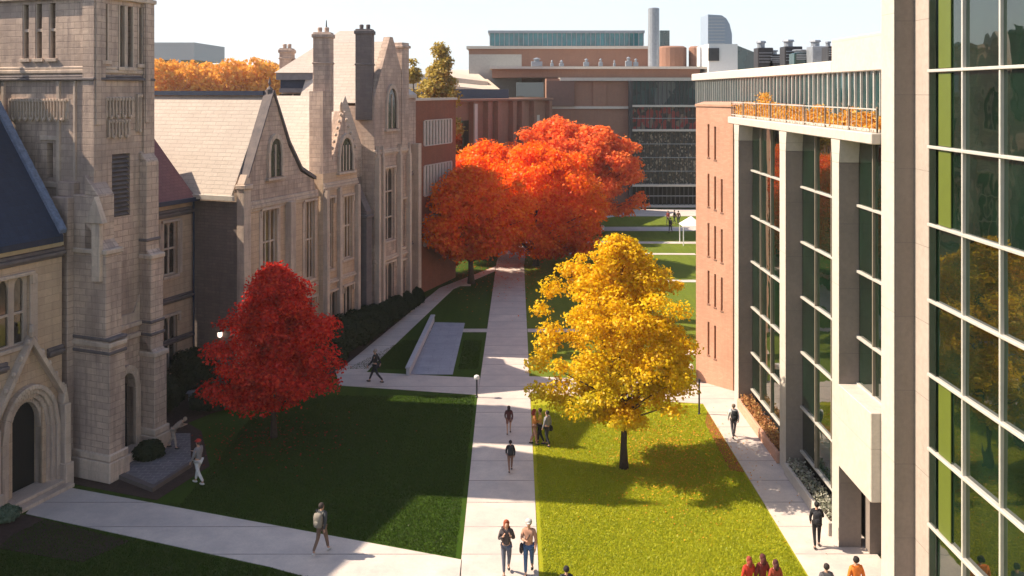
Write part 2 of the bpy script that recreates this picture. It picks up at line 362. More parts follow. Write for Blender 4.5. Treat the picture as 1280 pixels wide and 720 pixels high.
sheet('planting_bed', [(9.2, 36.8), (9.74, 36.6), (9.74, 43.5), (9.3, 42.0)], .02, plain('red_leaf_mulch', (.35, .08, .03), 1, .5, scale=6, bs=.8), .05)

# =================================================================== CHAPEL
ch = thing('chapel', 'tan stone chapel with steep navy slate roof and an arched doorway at the left edge', 'chapel', Q.P(20, 30.1, 0), TH)
holes = []
for x0, x1 in ((23.0, 23.75), (24.0, 24.75+.2)):
    pass
holes.append(window(ch, Q, 23.8, 25.2, 6.1, 8.75, 30.1, 2, (7.35,), pane=GLASSG, surround=.35, mw=.26))
holes.append(window(ch, Q, 19.6, 21.4, 6.1, 8.75, 30.1, 4, (7.35,), pane=GLASSW, surround=.28))
holes.append(window(ch, Q, 15.6, 17.4, 6.1, 8.75, 30.1, 4, (7.35,), pane=GLASSW, surround=.28))
door = (24.45, 25.8, 0, 3.85); holes.append(door)
m = MB(Q); wall(m, 10, 26.72, 0, 9.7, 30.1, holes, .6); m.box(10, 26.72, 30.75, 31.3, 0, 5); m.quad((26.72, 30.1, 0), (26.72, 45, 0), (26.72, 45, 9.7), (26.72, 30.1, 9.7)); m.quad((10, 30.1, 0), (10, 45, 0), (10, 45, 9.7), (10, 30.1, 9.7))
m.build('wall', WARM, ch)
MB(Q).box(10, 26.73, 30.0, 30.4, 9.702, 10.15).build('frieze', plain('cream_frieze', (.55, .44, .30), .8, .2), ch)
course(ch, Q, 10, 26.75, 30.1, 9.35, .3, .25, name='cornice')
course(ch, Q, 10, 24.2, 30.1, 5.35, .28, .2); course(ch, Q, 26.0, 26.75, 30.1, 5.35, .28, .2)
# roof with eave, slates, verge
m = MB(Q); sl = 1.38
m.side([(29.7, 10.15), (37.2, 10.15+7.5*sl), (44.7, 10.15), (44.7, 9.9), (29.7, 9.9)], 9.6, 26.45); rf = m.build('roof', SLATE, ch)
m = MB(Q)
for i in range(26):
    y = 29.75+i*.29; z = 10.15+(y-29.7)*sl; m.side([(y, z+.02), (y+.27, z+.27*sl+.02), (y+.22, z+.27*sl+.2), (y-.04, z+.17)], 26.3, 26.62)
m.build('verge_coping', plain('blue_grey_coping', (.18, .22, .32), .8, .5, scale=5), rf)
# gabled door case
m = MB(Q); a, b = 24.45, 25.8; sp = 2.55
for k, (o, yy) in enumerate(((.0, 30.18), (.16, 30.06), (.32, 29.94), (.48, 29.84))):
    inn = [(a-o, 0)]+arch_pts(a-o, b+o, sp, 1.2+o*1.1, 8)+[(b+o, 0)]; o2 = o+.165
    out = [(a-o2, 0)]+arch_pts(a-o2, b+o2, sp, 1.2+o2*1.1, 8)+[(b+o2, 0)]
    for i in range(len(inn)-1):
        q = (inn[i], inn[i+1], out[i+1], out[i]); m.prism([(x, yy, z) for x, z in q], [(x, 30.5, z) for x, z in q])
ds = m.build('doorway', DRESS, ch, bevel=.02)
MB(Q).box(a-.05, b+.05, 30.55, 30.7, 0, 3.9).build('door_leaf', BLACK, ds)
MB(Q).box(a-.8, b+.75, 29.2, 30.15, .0, .16).box(a-.6, b+.6, 29.55, 30.5, .162, .30).build('door_step', DRESS, ds, bevel=.02)
m = MB(Q)
for s0, s1 in (((23.5, 3.4), (25.1, 6.1)), ((26.7, 3.4), (25.1, 6.1))):
    (xa, za), (xb, zb) = s0, s1; m.prism([(xa, 29.75, za), (xb, 29.75, zb), (xb, 29.75, zb+.32), (xa, 29.75, za+.32)], [(xa, 30.1, za), (xb, 30.1, zb), (xb, 30.1, zb+.32), (xa, 30.1, za+.32)])
    for i in range(5): x = xa+(xb-xa)*(i+.5)/5; z = za+(zb-za)*(i+.5)/5+.36; m.blob((x, 29.85, z), (.1, .1, .14), 6, 4)
m.blob((25.1, 29.85, 6.6), (.13, .13, .3), 6, 4)
for i in range(9): x = 23.7+i*.35; 
m.build('gablet', DRESS, ch, bevel=.02)
for x in (23.3, 26.45): m = MB(Q); m.box(x, x+.3, 29.6, 30.1, 0, 3.3); m.front([(x, 3.3), (x+.3, 3.3), (x+.15, 4.1)], 29.7, 30.1); m.box(x-.05, x+.35, 29.5, 30.1, 0, .9); m.build('pilaster', DRESS, ch, bevel=.03)
for x in (18, 14): 
    MB(Q).box(x, x+.8, 29.0, 30.1, 0, 6.0).side([(29.0, 6.0), (30.1, 6.0), (30.1, 8.0)], x, x+.8).build('buttress', STONE, ch, bevel=.03)

# =================================================================== BELL TOWER
bt = thing('bell_tower', 'tall grey stone gothic bell tower with buttresses and louvred belfry openings', 'tower', Q.P(29.6, 29.3, 0), TH)
TX0, TX1, TY0, TY1, TOP = 27.6, 30.75, 29.3, 36.0, 19.9
# camera-facing flank is the plane x=TX0: openings cut there too
nf = Frame(TH-math.pi/2)           # flank frame: x runs along -college y
def fl(yc): return -yc             # college y -> flank x ; plane depth = college x
m = MB(Q); hl = [(28.75, 29.95, 16.6, TOP-.6), ]
slit = []
for u0, u1 in ((28, 36.5), (44, 53), (61, 70)): slit.append((yq(u1, TX0), yq(u0, TX0)))
h2 = [(28.0, 28.35, 17.3, 19.7), (28.9, 29.75, 17.05, 19.7), (29.98, 30.3, 17.2, 19.7)]
lv = [(28.55, 29.55, 10.6, 13.3)]
wall(m, TX0, TX1, 0, TOP, TY0, h2+lv+[(28.9, 29.75, .2, 3.75)], .4)
m.quad((TX1, TY0, 0), (TX1, TY1, 0), (TX1, TY1, TOP), (TX1, TY0, TOP)); m.quad((TX0, TY1, 0), (TX1, TY1, 0), (TX1, TY1, TOP), (TX0, TY1, TOP))
m.quad((TX0, TY0, TOP), (TX1, TY0, TOP), (TX1, TY1, TOP), (TX0, TY1, TOP))
# flank wall with slits
mf = MB(nf); fh = [(-b_, -a_, 17.4, 19.75) for a_, b_ in slit]+[(-31.95, -31.6, 12.3, 13.8)]
wall(mf, -TY1, -TY0, 0, TOP, TX0, fh, .4)
m.v += mf.v; k0 = len(m.v)-len(mf.v); m.f += [tuple(i+k0 for i in f) for f in mf.f]
m.build('shaft', STONE, bt)
for h in h2+[(28.9, 29.75, .2, 3.0)]: MB(Q).box(h[0]-.05, h[1]+.05, TY0+.38, TY0+.44, h[2]-.1, h[3]+.1).build('dark_opening', BLACK, bt)
for h in fh: MB(nf).box(h[0]-.05, h[1]+.05, TX0+.36, TX0+.42, h[2]-.1, h[3]+.1).build('dark_opening', BLACK, bt)
for h in h2:
    m = MB(Q); a, b = h[0], h[1]; m.box(a, a+.07, TY0-.04, TY0+.1, h[2], h[3]); m.box(b-.07, b, TY0-.04, TY0+.1, h[2], h[3]); m.box(a-.08, b+.08, TY0-.12, TY0+.1, h[2]-.16, h[2]); 
    if b-a > .5: m.box((a+b)/2-.09, (a+b)/2+.09, TY0-.02, TY0+.2, h[2], h[3])
    m.build('belfry_opening', DRESS, bt, bevel=.01)
for h in fh[:3]:
    m = MB(nf); m.box(h[0], h[0]+.06, TX0+.02, TX0+.16, h[2], h[3]); m.box(h[1]-.06, h[1], TX0+.02, TX0+.16, h[2], h[3]); m.box(h[0], h[1], TX0+.06, TX0+.14, 18.55, 18.68); m.box(h[0]-.1, h[1]+.1, TX0-.1, TX0+.1, h[2]-.14, h[2])
    m.build('belfry_opening', DRESS, bt, bevel=.01)
m = MB(Q)
for i in range(14): z = 10.65+i*.19; m.side([(TY0+.02, z), (TY0+.05, z-.03), (TY0+.3, z+.16), (TY0+.27, z+.19)], 28.56, 29.54)
m.box(28.55, 29.55, TY0+.36, TY0+.4, 10.6, 13.3); m.build('louvre', MOULD, bt)
def ring(z, h, pr, name='string_course', mat=MOULD):
    m = MB(Q); m.slab([(TX0-pr, TY0-pr), (TX1+pr, TY0-pr), (TX1+pr, TY1+pr), (TX0-pr, TY1+pr)], z, z+h*.55); m.slab([(TX0-pr*.5, TY0-pr*.5), (TX1+pr*.5, TY0-pr*.5), (TX1+pr*.5, TY1+pr*.5), (TX0-pr*.5, TY1+pr*.5)], z+h*.55+.003, z+h)
    m.build(name, mat, bt, bevel=.03)
ring(16.45, .22, .16); ring(16.75, .3, .07, mat=DRESS); ring(TOP, .35, .2, 'parapet', DRESS)
for h in fh[:3]: pass
# corner shafts of the belfry, clasping
for i, (x, y) in enumerate(((TX0-.02, TY0-.02), (TX1-.42, TY0-.03), (TX0-.03, TY1-.5))):
    m = MB(Q); m.box(x-.08, x+.55, y-.08, y+.55, 9.5, TOP+.003); m.box(x-.02, x+.25, y-.14, y+.2, 14.6, TOP+.002)
    m.lathe(x+.24, y+.24, [(.3, TOP+.36), (.3, TOP+.9), (.02, TOP+2.2)], 8)
    m.build('corner_shaft', STONE, bt, bevel=.03)
# carved tracery bands
def carved(fr, x0, x1, y, z0, z1, pal):
    m = MB(fr); n = max(3, int((x1-x0)/.17)); w = (x1-x0)/n
    m.box(x0-.03, x1+.03, y-.02, y+.05, z0, z1)
    for i in range(n):
        xa = x0+i*w; ap = arch_pts(xa+.02, xa+w-.02, z1-.28, .2, 3)
        m.box(xa-.02, xa+.02, y-.13, y, z0+.04, z1-.02); m.blob((xa+w/2, y-.08, z1-.1), (.05, .06, .09), 6, 4); m.box(xa+.03, xa+w-.03, y-.06, y-.018, z0+random.uniform(.05, .3), z0+random.uniform(.34, .45))
        if i % 2: m.blob((xa+w/2, y-.1, z0+.04), (.06, .08, .1), 6, 4)
    m.build('carved_panel', pal, bt)
carved(Q, 28.15, 29.75, TY0, 14.85, 15.75, DRESS); carved(Q, 28.3, 29.55, TY0, 14.0, 14.8, DRESS)
carved(Q, 29.9, 30.2, TY0, 14.2, 15.9, DRESS)
ya, yb = yq(86, TX0), yq(14, TX0); carved(nf, -yb, -ya, TX0, 14.75, 15.7, DRESS)
# flank pilasters
m = MB(nf)
for u0, u1 in ((72, 76), (110, 114), (3, 7), (-22, -18), (93, 96)): a_, b_ = yq(u1, TX0), yq(u0, TX0); m.box(-b_, -a_, TX0-.09, TX0+.02, 9.8, 16.44)
m.box(-32.3, -31.3, TX0-.07, TX0+.02, 11.9, 12.15); m.box(-32.3, -31.3, TX0-.07, TX0+.02, 13.9, 14.1)
m.build('flank_pilaster', DRESS, bt, bevel=.02)
# stepped buttresses
def buttress(x0, x1, yo, cuts):
    m = MB(Q); z = 0
    for (zt, y) in cuts: m.box(x0, x1, y, TY0+1.2, z, zt); m.side([(y, zt), (TY0+.2, zt), (TY0+.2, zt+(TY0+.2-y)*1.1)], x0, x1); z = zt
    b = m.build('buttress', STONE, bt, bevel=.03)
    m = MB(Q)
    for (zt, y) in cuts[:-1]: MB(Q).box(x0-.06, x1+.06, y-.08, TY0+1.21, zt-.12, zt+.1).build('weathering', DRESS, b, bevel=.04)
    m.box(x0-.12, x1+.12, cuts[0][1]-.14, TY0+1.2, .0, .85); m.box(x0-.08, x1+.08, cuts[0][1]-.1, TY0+1.2, .853, 1.15)
    m.build('plinth', DRESS, b, bevel=.04)
    m = MB(Q); zz = [5.2, 5.75, 9.35]
    for z in zz: MB(Q).box(x0-.05, x1+.05, min(y for zt, y in cuts if zt >= z-.3)-.07, TY0+1.19, z, z+.13).build('string_course', MOULD, b, bevel=.03)
    return b
b1 = buttress(27.3, 28.15, 28.1, [(5.6, 28.15), (9.4, 28.35), (11.7, 28.75)])
b2 = buttress(30.1, 30.85, 28.3, [(4.4, 28.45), (8.7, 28.65), (12.9, 28.9)])
m = MB(nf)                                # gablet with niche on the flank-facing buttress side
m.front([(-29.2, 10.6), (-28.25, 10.6), (-28.72, 11.7)], 27.05, 27.32); m.box(-28.95, -28.5, 27.12, 27.32, 8.2, 10.6)
m.build('gablet', DRESS, b1, bevel=.02)
# flank buttress toward the chapel (seen beside the chapel roof)
m = MB(nf); m.box(-31.0, -30.1, 27.0, 27.65, 0, 11.6); m.front([(-31.0, 11.6), (-30.1, 11.6), (-30.1, 12.2), (-31.0, 12.2)], 27.3, 27.65); m.build('buttress', STONE, bt, bevel=.03)
m = MB(Q)                                 # arched tower door
inn = [(28.9, .2)]+arch_pts(28.9, 29.75, 3.0, .75, 6)+[(29.75, .2)]; out = [(28.6, .2)]+arch_pts(28.6, 30.04, 3.0, 1.1, 6)+[(30.04, .2)]
for i in range(len(inn)-1):
    q = (inn[i], inn[i+1], out[i+1], out[i]); m.prism([(x, TY0-.16, z) for x, z in q], [(x, TY0+.3, z) for x, z in q])
m.build('doorway', DRESS, bt, bevel=.02)
for a_ in ((5.2, .14), (5.7, .2)): MB(Q).box(28.25, 30.05, TY0-a_[1], TY0+.02, a_[0], a_[0]+.2).build('string_course', DRESS, bt, bevel=.02)
m = MB(Q); m.front([(28.3, 5.9), (30.05, 5.9), (30.05, 7.0), (29.7, 6.3), (29.0, 6.3), (28.3, 6.9)], TY0-.08, TY0+.02); m.build('spandrel', DRESS, bt)
MB(Q).box(28.25, 30.04, 28.6, TY0+.1, 0, .5).build('plinth', DRESS, bt, bevel=.03)

nv = thing('shadow_tower', 'unseen square stone tower added behind the bell tower to shade the walk', 'tower', Q.P(33.3, 37, 0), TH)  # hidden tower added only to throw shade across the walk
MB(Q).box(31.5, 35.2, 35.0, 40, 0, 22.6).build('shaft', STONE, nv)
MB(Q).prism([(31.4, 34.9, 22.603), (35.3, 34.9, 22.603), (35.3, 40.1, 22.603), (31.4, 40.1, 22.603)], [(33.3, 37.4, 25), (33.4, 37.4, 25), (33.4, 37.6, 25), (33.3, 37.6, 25)]).build('roof', SLATE, nv)
# =================================================================== LINK RANGE with plum roof
lk = thing('chapter_house', 'low warm stone wing with plum tiled roof between bell tower and gabled hall', 'building', Q.P(35, 33.7, 0), TH)
h = [window(lk, Q, 36.3, 37.3, 6.2, 9.0, 33.7, 2, (7.6,), surround=.35), window(lk, Q, 36.3, 37.3, .9, 4.0, 33.7, 2, ())]
m = MB(Q); wall(m, 30.7, 38.55, 0, 10.15, 33.7, h); m.build('wall', WARM, lk)
course(lk, Q, 31.4, 38.5, 33.7, 9.4, .3, .25); course(lk, Q, 31.4, 38.5, 33.7, 4.8, .25, .2); course(lk, Q, 31.4, 38.5, 33.7, 2.6, .22, .18)
m = MB(Q); m.side([(33.35, 10.2), (36.9, 14.1), (40.5, 10.2), (40.5, 10.0), (33.35, 10.0)], 30.8, 38.3); rf = m.build('roof', TILE, lk)
MB(Q).box(31.3, 38.5, 33.2, 33.36, 10.0, 10.22).build('gutter', LEAD, rf)
MB(Q).tube([(38.38, 33.55, 0), (38.38, 33.55, 10)], .06, 8).build('downpipe', LEAD, lk)

# =================================================================== GABLED HALL
gh = thing('gabled_hall', 'tan stone hall with pointed street gable and broad sunlit pale roof', 'building', Q.P(41, 30.5, 0), TH)
GX0, GX1 = 38.6, 45.7
h = [window(gh, Q, tq(328, 30.5), tq(346, 30.5), 5.6, 9.3, 30.5, 3, (7.5,), pane=GLASSW, surround=.3),
     window(gh, Q, tq(381, 30.5), tq(393, 30.5), 4.6, 9.3, 30.5, 3, (7.0,), pane=GLASSW, surround=.25),
     window(gh, Q, tq(328, 30.5), tq(346, 30.5), 1.2, 3.9, 30.5, 3, ()), window(gh, Q, tq(382, 30.5), tq(394, 30.5), .8, 3.4, 30.5, 2, ())]
m = MB(Q); wall(m, GX0, GX1+.2, 0, 9.9, 30.5, h); m.build('wall', WARM, gh)
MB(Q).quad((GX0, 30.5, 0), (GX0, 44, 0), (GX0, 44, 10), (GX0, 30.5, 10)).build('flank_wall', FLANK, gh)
m = MB(Q); m.box(GX0-.06, GX0+.55, 30.3, 30.8, 0, 10.7); m.box(GX0-.12, GX0+.6, 30.2, 30.85, 10.703, 10.95); m.front([(GX0-.06, 10.95), (GX0+.55, 10.95), (GX0+.25, 11.5)], 30.3, 30.8)
m.box(GX0-.2, GX0+.7, 30.0, 30.9, 0, 3); m.box(tq(360, 30.5)-.25, tq(360, 30.5)+.25, 30.1, 30.6, 0, 9.6); m.build('quoin_pier', DRESS, gh, bevel=.03)
ax = 41.3; ga = [(GX0+.1, 9.9), (45.6, 9.9), (45.4, 10.6), (44.0, 11.2), (42.8, 12.8), (ax+.15, 15.7), (ax-.15, 15.7), (GX0+.25, 10.7)]
MB(Q).front(ga, 30.5, 30.95).build('gable', STONE, gh)
m = MB(Q)
for (xa, za), (xb, zb) in (((GX0+.1, 10.5), (ax-.05, 15.85)), ((ax+.05, 15.85), (42.85, 12.9)), ((42.85, 12.9), (44.05, 11.3)), ((44.05, 11.3), (45.5, 10.6))):
    m.prism([(xa, 30.38, za), (xb, 30.38, zb), (xb, 30.38, zb+.2), (xa, 30.38, za+.2)], [(xa, 31.0, za), (xb, 31.0, zb), (xb, 31.0, zb+.2), (xa, 31.0, za+.2)])
m.lathe(ax, 30.7, [(.16, 15.8), (.2, 16.1), (.03, 16.3), (.1, 16.45), (.01, 16.8)], 8)
m.build('coping', MOULD, gh)
gable_window(gh, Q, 40.95, 42.0, 11.15, 13.3, 30.5, 2, GLASSG)
course(gh, Q, GX0+.6, GX1, 30.5, 9.55, .4, .16, DRESS); course(gh, Q, GX0+.6, GX1, 30.5, 4.1, .24, .16, DRESS)
carv = MB(Q)
for i in range(16): carv.blob((tq(324, 30.5)+(i % 8)*.3, 30.42, 4.75+.35*(i//8)+random.uniform(-.08, .08)), (.1, .1, .12), 6, 4)
carv.build('carved_panel', DRESS, gh)
m = MB(Q); m.prism([(GX0-.25, 31.0, 10.35), (ax, 31.0, 15.75), (ax, 31.0, 15.5), (GX0-.2, 31.0, 10.1)], [(GX0-.25, 52, 10.35), (ax, 52, 15.75), (ax, 52, 15.5), (GX0-.2, 52, 10.1)])
m.prism([(45.4, 31.0, 10.6), (ax, 31.0, 15.75), (ax, 31.0, 15.5), (45.3, 31.0, 10.3)], [(45.4, 52, 10.6), (ax, 52, 15.75), (ax, 52, 15.5), (45.3, 52, 10.3)])
rf = m.build('roof', PALE, gh)
MB(Q).box(ax-.2, ax+.2, 31, 52, 15.76, 16.02).build('ridge', LEAD, rf)
MB(Q).box(GX0-.42, GX0-.22, 30.8, 46, 10.12, 10.36).build('gutter', ROOFC, rf)
lan = thing('wall_lantern', 'small glowing white lantern on the dark flank wall beside the crimson tree', 'lantern', Q.P(GX0, yq(278, GX0), 2.6), TH)
yy = yq(278, GX0); MB(Q).box(GX0-.18, GX0, yy-.03, yy+.03, 3.0, 3.05).box(GX0-.3, GX0-.1, yy-.1, yy+.1, 2.95, 3.0).build('bracket', DKMET, lan)
MB(Q).lathe(GX0-.2, yy, [(.05, 2.65), (.12, 2.72), (.12, 2.92), (.06, 2.95)], 8).build('lamp_glass', emit('lantern_glow', (1, .75, .62), 1.3), lan)

# second pale roof wing behind the gable
w2 = thing('rear_wing', 'rear wing with plain sunlit pale roof filling the gap right of the pointed gable', 'building', Q.P(47, 33, 0), TH)
m = MB(Q); m.prism([(45.75, 30.9, 10.2), (49.6, 30.9, 15.7), (53, 30.9, 10.2)], [(45.75, 46, 10.2), (49.6, 46, 15.7), (53, 46, 10.2)]); m.build('roof', PALE, w2)
MB(Q).box(45.9, 52.8, 31.0, 45.9, 0, 10.19).build('wall', STONE, w2)

# =================================================================== UPPER BLOCK behind (hipped roof, chimneys)
ub = thing('old_library', 'tall stone block with pale hipped roof and dark eaves rising behind the gabled front', 'building', Q.P(52, 40, 0), TH)
UY = 62.0
def upix(u, v, Y=UY): return (xat(u, Y), Y, zat(v, Y))
m = MB(); x0, x1 = xat(346, UY), xat(452, UY); ze = zat(91, UY)
m.box(x0+.3, x1, UY+.3, UY+9, 0, ze-1.4); 
m.build('wall', STONE, ub)
m = MB(); m.box(x0, x1+.2, UY-.2, UY+9.2, ze-.5, ze-.003); m.box(x0+.15, x1, UY+.1, UY+9, ze-1.4, ze-1.1); m.build('eave', plain('grey_eave', (.22, .20, .21), .7, .3), ub)
MB().box(x0+.2, x1, UY+.2, UY+8.9, ze-1.1, ze-.5).build('clerestory', LEAD, ub)
rz = ze+2.7; m = MB(); A = [(x0-.1, UY-.3, ze), (x1+.3, UY-.3, ze), (x1+.3, UY+9.3, ze), (x0-.1, UY+9.3, ze)]; r0, r1 = (x0+3.6, UY+4.5, rz+.6), (x1-.5, UY+4.5, rz+.6)
m.quad(A[0], A[1], r1, r0); m.quad(A[2], A[3], r0, r1); m.quad(A[3], A[0], r0); m.quad(A[1], A[2], r1); m.quad(*A[::-1]); m.build('roof', PALE, ub)
for i, u in enumerate((356, 374, 392, 425)): 
    X = xat(u, UY); MB().box(X-.45, X+.45, UY+.22, UY+.28, ze-2.4, ze-1.5).build('window', GLASSG, ub)
def chimney(root, u0, u1, vt, vb, Y, dp=1.1, mat=STONE):
    x0, x1, zt, zb = xat(u0, Y), xat(u1, Y), zat(vt, Y), zat(vb, Y); m = MB(); m.box(x0, x1, Y, Y+dp, zb, zt); m.box(x0-.08, x1+.08, Y-.08, Y+dp+.08, zt-.35, zt-.1); m.box(x0-.05, x1+.05, Y-.05, Y+dp+.05, zb+(zt-zb)*.6, zb+(zt-zb)*.6+.12)
    for k in range(2): m.lathe(x0+(x1-x0)*(.3+.4*k), Y+dp/2, [(.14, zt), (.16, zt+.3), (.1, zt+.33)], 8)
    m.build('chimney', mat, root, bevel=.03)
chimney(ub, 349, 364, 60, 95, UY+2)

# dormer bay with tall chimney
db = thing('oriel_bay', 'stone bay with small carved gable and a tall square chimney above', 'building', Q.P(48, 30.2, 0), TH)
DX0, DX1 = 45.93, 49.9
h = [window(db, Q, 46.35, 47.1, 4.9, 9.3, 30.2, 2, (7.0,), pane=GLASSW), window(db, Q, 48.2, 49.3, 5.2, 9.2, 30.2, 3, (7.3,), pane=GLASSW, surround=.2), window(db, Q, 46.6, 47.6, 1.2, 3.4, 30.2, 2, ()), window(db, Q, 48.3, 49.3, 1.2, 3.4, 30.2, 2, ())]
m = MB(Q); wall(m, DX0, DX1, 0, 10.9, 30.2, h); m.quad((DX0, 30.2, 0), (DX0, 33, 0), (DX0, 33, 10.9), (DX0, 30.2, 10.9)); m.quad((DX1, 30.2, 0), (DX1, 31.9, 0), (DX1, 31.9, 10.9), (DX1, 30.2, 10.9)); m.build('wall', WARM, db)
m = MB(Q); cx = 48.3; m.front([(46.9, 10.9), (49.85, 10.9), (49.85, 11.5), (49.2, 12.2), (cx, 14.7), (47.3, 12.4), (46.9, 11.5)], 30.2, 30.9); m.box(DX0, 46.9, 30.2, 31.2, 10.9, 16.0); m.build('gable', STONE, db)
gable_window(db, Q, 47.75, 49.2, 10.9, 13.0, 30.2, 4, GLASSG)
course(db, Q, DX0, DX1, 30.2, 9.95, .35, .16, DRESS); course(db, Q, DX0, DX1, 30.2, 4.0, .24, .16, DRESS)
m = MB(Q)
for x in (DX0+.02, DX1-.3): m.box(x, x+.28, 29.9, 30.2, 0, 9.9)
m.box(47.5, 47.75, 29.95, 30.2, 0, 9.9)
for i in range(6): m.blob((cx+.25+i*.26, 30.3, 14.6-i*.45), (.1, .12, .12), 6, 4); m.blob((cx-.2-i*.2, 30.3, 14.5-i*.42), (.1, .12, .12), 6, 4)
m.blob((cx, 30.4, 15.0), (.12, .12, .35), 6, 5); m.build('carved_trim', DRESS, db, bevel=.02)
CY = Q.P(46.2, 30.6, 0).y
chimney(db, 391, 413, 40, 140, CY+.3, 1.0)
MB().tube([(xat(408, CY+.8), CY+.8, zat(40, CY)), (xat(408, CY+.8), CY+.8, zat(24, CY))], [.07, .03], 6).build('finial', DKMET, db)
m = MB(Q)                                                    # curved parapet behind
pts = [(48.6+i*.5, 13.6-2.2*math.sin(i/10*math.pi*.5)) for i in range(11)]
for (xa, za), (xb, zb) in zip(pts[:-1], pts[1:]): m.prism([(xa, 31.2, za-1.6), (xb, 31.2, zb-1.6), (xb, 31.2, zb), (xa, 31.2, za)], [(xa, 31.7, za-1.6), (xb, 31.7, zb-1.6), (xb, 31.7, zb), (xa, 31.7, za)])
m.build('parapet', DRESS, db)

# recessed link with stair buttress
sb = thing('stair_turret', 'dark stone stair turret with slate blue chimney shaft', 'turret', Q.P(50.8, 31, 0), TH)
MB(Q).box(49.95, 51.6, 30.9, 34, 0, 11.5).side([(30.9, 11.5), (34, 11.5), (34, 13)], 49.95, 51.6).build('wall', DARKST, sb, bevel=.03)
m = MB(Q); m.box(50.3, 51.0, 29.7, 30.9, 0, 8.0); m.box(50.2, 51.1, 29.6, 30.9, 7.6, 7.8); m.side([(29.7, 8.0), (30.9, 8.0), (30.9, 10.3)], 50.3, 51.0); m.box(50.2, 51.1, 29.5, 30.9, 0, 1.2); m.build('buttress', DARKST, sb, bevel=.03)
chimney(sb, 444, 465, 36, 150, Q.P(51, 31.6, 0).y, 1.0, DARKST)

# gabled tower bay
gt = thing('gate_tower', 'narrow stone tower bay with steep gable and chimney beside the brick block', 'tower', Q.P(54, 29.9, 0), TH)
h = [window(gt, Q, 53.0, 54.4, 5.6, 10.6, 29.9, 2, (7.2, 9.0), surround=.2), window(gt, Q, 53.0, 54.4, 1.0, 4.0, 29.9, 2, ()), window(gt, Q, 55.2, 56.0, 4.8, 8.2, 29.9, 1, (6.5,)), window(gt, Q, 55.2, 56.0, 1.0, 3.8, 29.9, 1, ())]
m = MB(Q); wall(m, 51.65, 56.5, 0, 15.0, 29.9, h); m.quad((51.65, 29.9, 0), (51.65, 35, 0), (51.65, 35, 15), (51.65, 29.9, 15)); m.quad((56.5, 29.9, 0), (56.5, 35, 0), (56.5, 35, 15), (56.5, 29.9, 15)); m.build('wall', STONE, gt)
gx = 54.0; ga = [(51.7, 15.0), (56.45, 15.0), (56.45, 15.6), (gx+.2, 19.8), (gx-.2, 19.8), (51.7, 15.7)]
MB(Q).front(ga, 29.9, 30.4).build('gable', STONE, gt)
MB(Q).prism([(51.65, 30.4, 15.2), (gx, 30.4, 19.5), (56.5, 30.4, 15.2)], [(51.65, 36, 15.2), (gx, 36, 19.5), (56.5, 36, 15.2)]).build('roof', PALE, gt)
gable_window(gt, Q, 53.3, 54.6, 13.4, 16.2, 29.9, 2, GLASSG)
course(gt, Q, 51.6, 56.5, 29.9, 11.7, .3, .2, DRESS); course(gt, Q, 51.6, 56.5, 29.9, 4.3, .25, .2, DRESS)
m = MB(Q)
for x in (51.7, 52.3, 54.75, 56.15): m.box(x, x+.28, 29.55, 29.9, 0, 11.5); m.front([(x, 11.5), (x+.28, 11.5), (x+.14, 12.3)], 29.6, 29.9)
m.build('pilaster', DRESS, gt, bevel=.02)
m = MB(Q); m.box(55.4, 56.45, 29.8, 30.8, 11.8, 19.5); m.box(55.3, 56.55, 29.7, 30.9, 19.1, 19.3); m.build('chimney', STONE, gt, bevel=.03)
# plain end bay
eb = thing('stone_end_bay', 'plain shaded stone bay with tall dark windows next to the red brick block', 'building', Q.P(58, 31.4, 0), TH)
h = [window(eb, Q, 57.2, 58.4, 10.4, 13.9, 31.2, 2, (12.2,), mat=DARKST), window(eb, Q, 57.2, 58.4, 5.2, 9.2, 31.2, 2, (7.2,)), window(eb, Q, 57.2, 58.4, 1.0, 3.9, 31.2, 2, ())]
m = MB(Q); wall(m, 56.55, 60.2, 0, 15.6, 31.2, h); m.quad((60.2, 31.2, 0), (60.2, 36, 0), (60.2, 36, 15.6), (60.2, 31.2, 15.6)); m.build('wall', STONE, eb)
course(eb, Q, 56.55, 60.2, 31.2, 9.6, .3, .2); course(eb, Q, 56.55, 60.2, 31.2, 4.3, .25, .2)
MB(Q).side([(31.0, 15.5), (31.0, 15.75), (36.5, 19.3), (41, 15.6)], 56.5, 60.0).build('roof', PALE, eb)
MB(Q).box(59.5, 60.0, 30.6, 31.2, 0, 12).build('pier', DRESS, eb, bevel=.02)

# =================================================================== RED BRICK BLOCK
rb = thing('brick_block', 'red brick block with white slatted window strips behind the orange trees', 'building', Q.P(64, 31.5, 0), TH)
RX0, RX1 = 60.4, 68.2; SLAT = plain('cream_slat', (.50, .43, .37), .7, .2)
h = []
for z0, z1 in ((11.6, 13.7), (7.6, 10.1), (3.6, 6.0)): h.append((62.2, 67.2, z0, z1))
m = MB(Q); wall(m, RX0, RX1, 0, 15.25, 31.5, h, .3); m.quad((RX1, 31.5, 0), (RX1, 38, 0), (RX1, 38, 15.25), (RX1, 31.5, 15.25)); m.quad((RX0, 31.5, 0), (RX0, 38, 0), (RX0, 38, 15.25), (RX0, 31.5, 15.25)); m.quad((RX0, 31.5, 15.2), (RX1, 31.5, 15.2), (RX1, 38, 15.2), (RX0, 38, 15.2)); m.build('wall', BRICK, rb)
for a, b, z0, z1 in h:
    m = MB(Q); n = 9
    for i in range(n+1): x = a+(b-a)*i/n; m.box(x-.16, x+.16, 31.42, 31.7, z0+.08, z1-.08)
    m.box(a, b, 31.4, 31.75, z0, z0+.08); m.box(a, b, 31.4, 31.75, z1-.08, z1); w_ = m.build('window', SLAT, rb); MB(Q).box(a, b, 31.74, 31.78, z0, z1).build('pane', GLASS, w_)
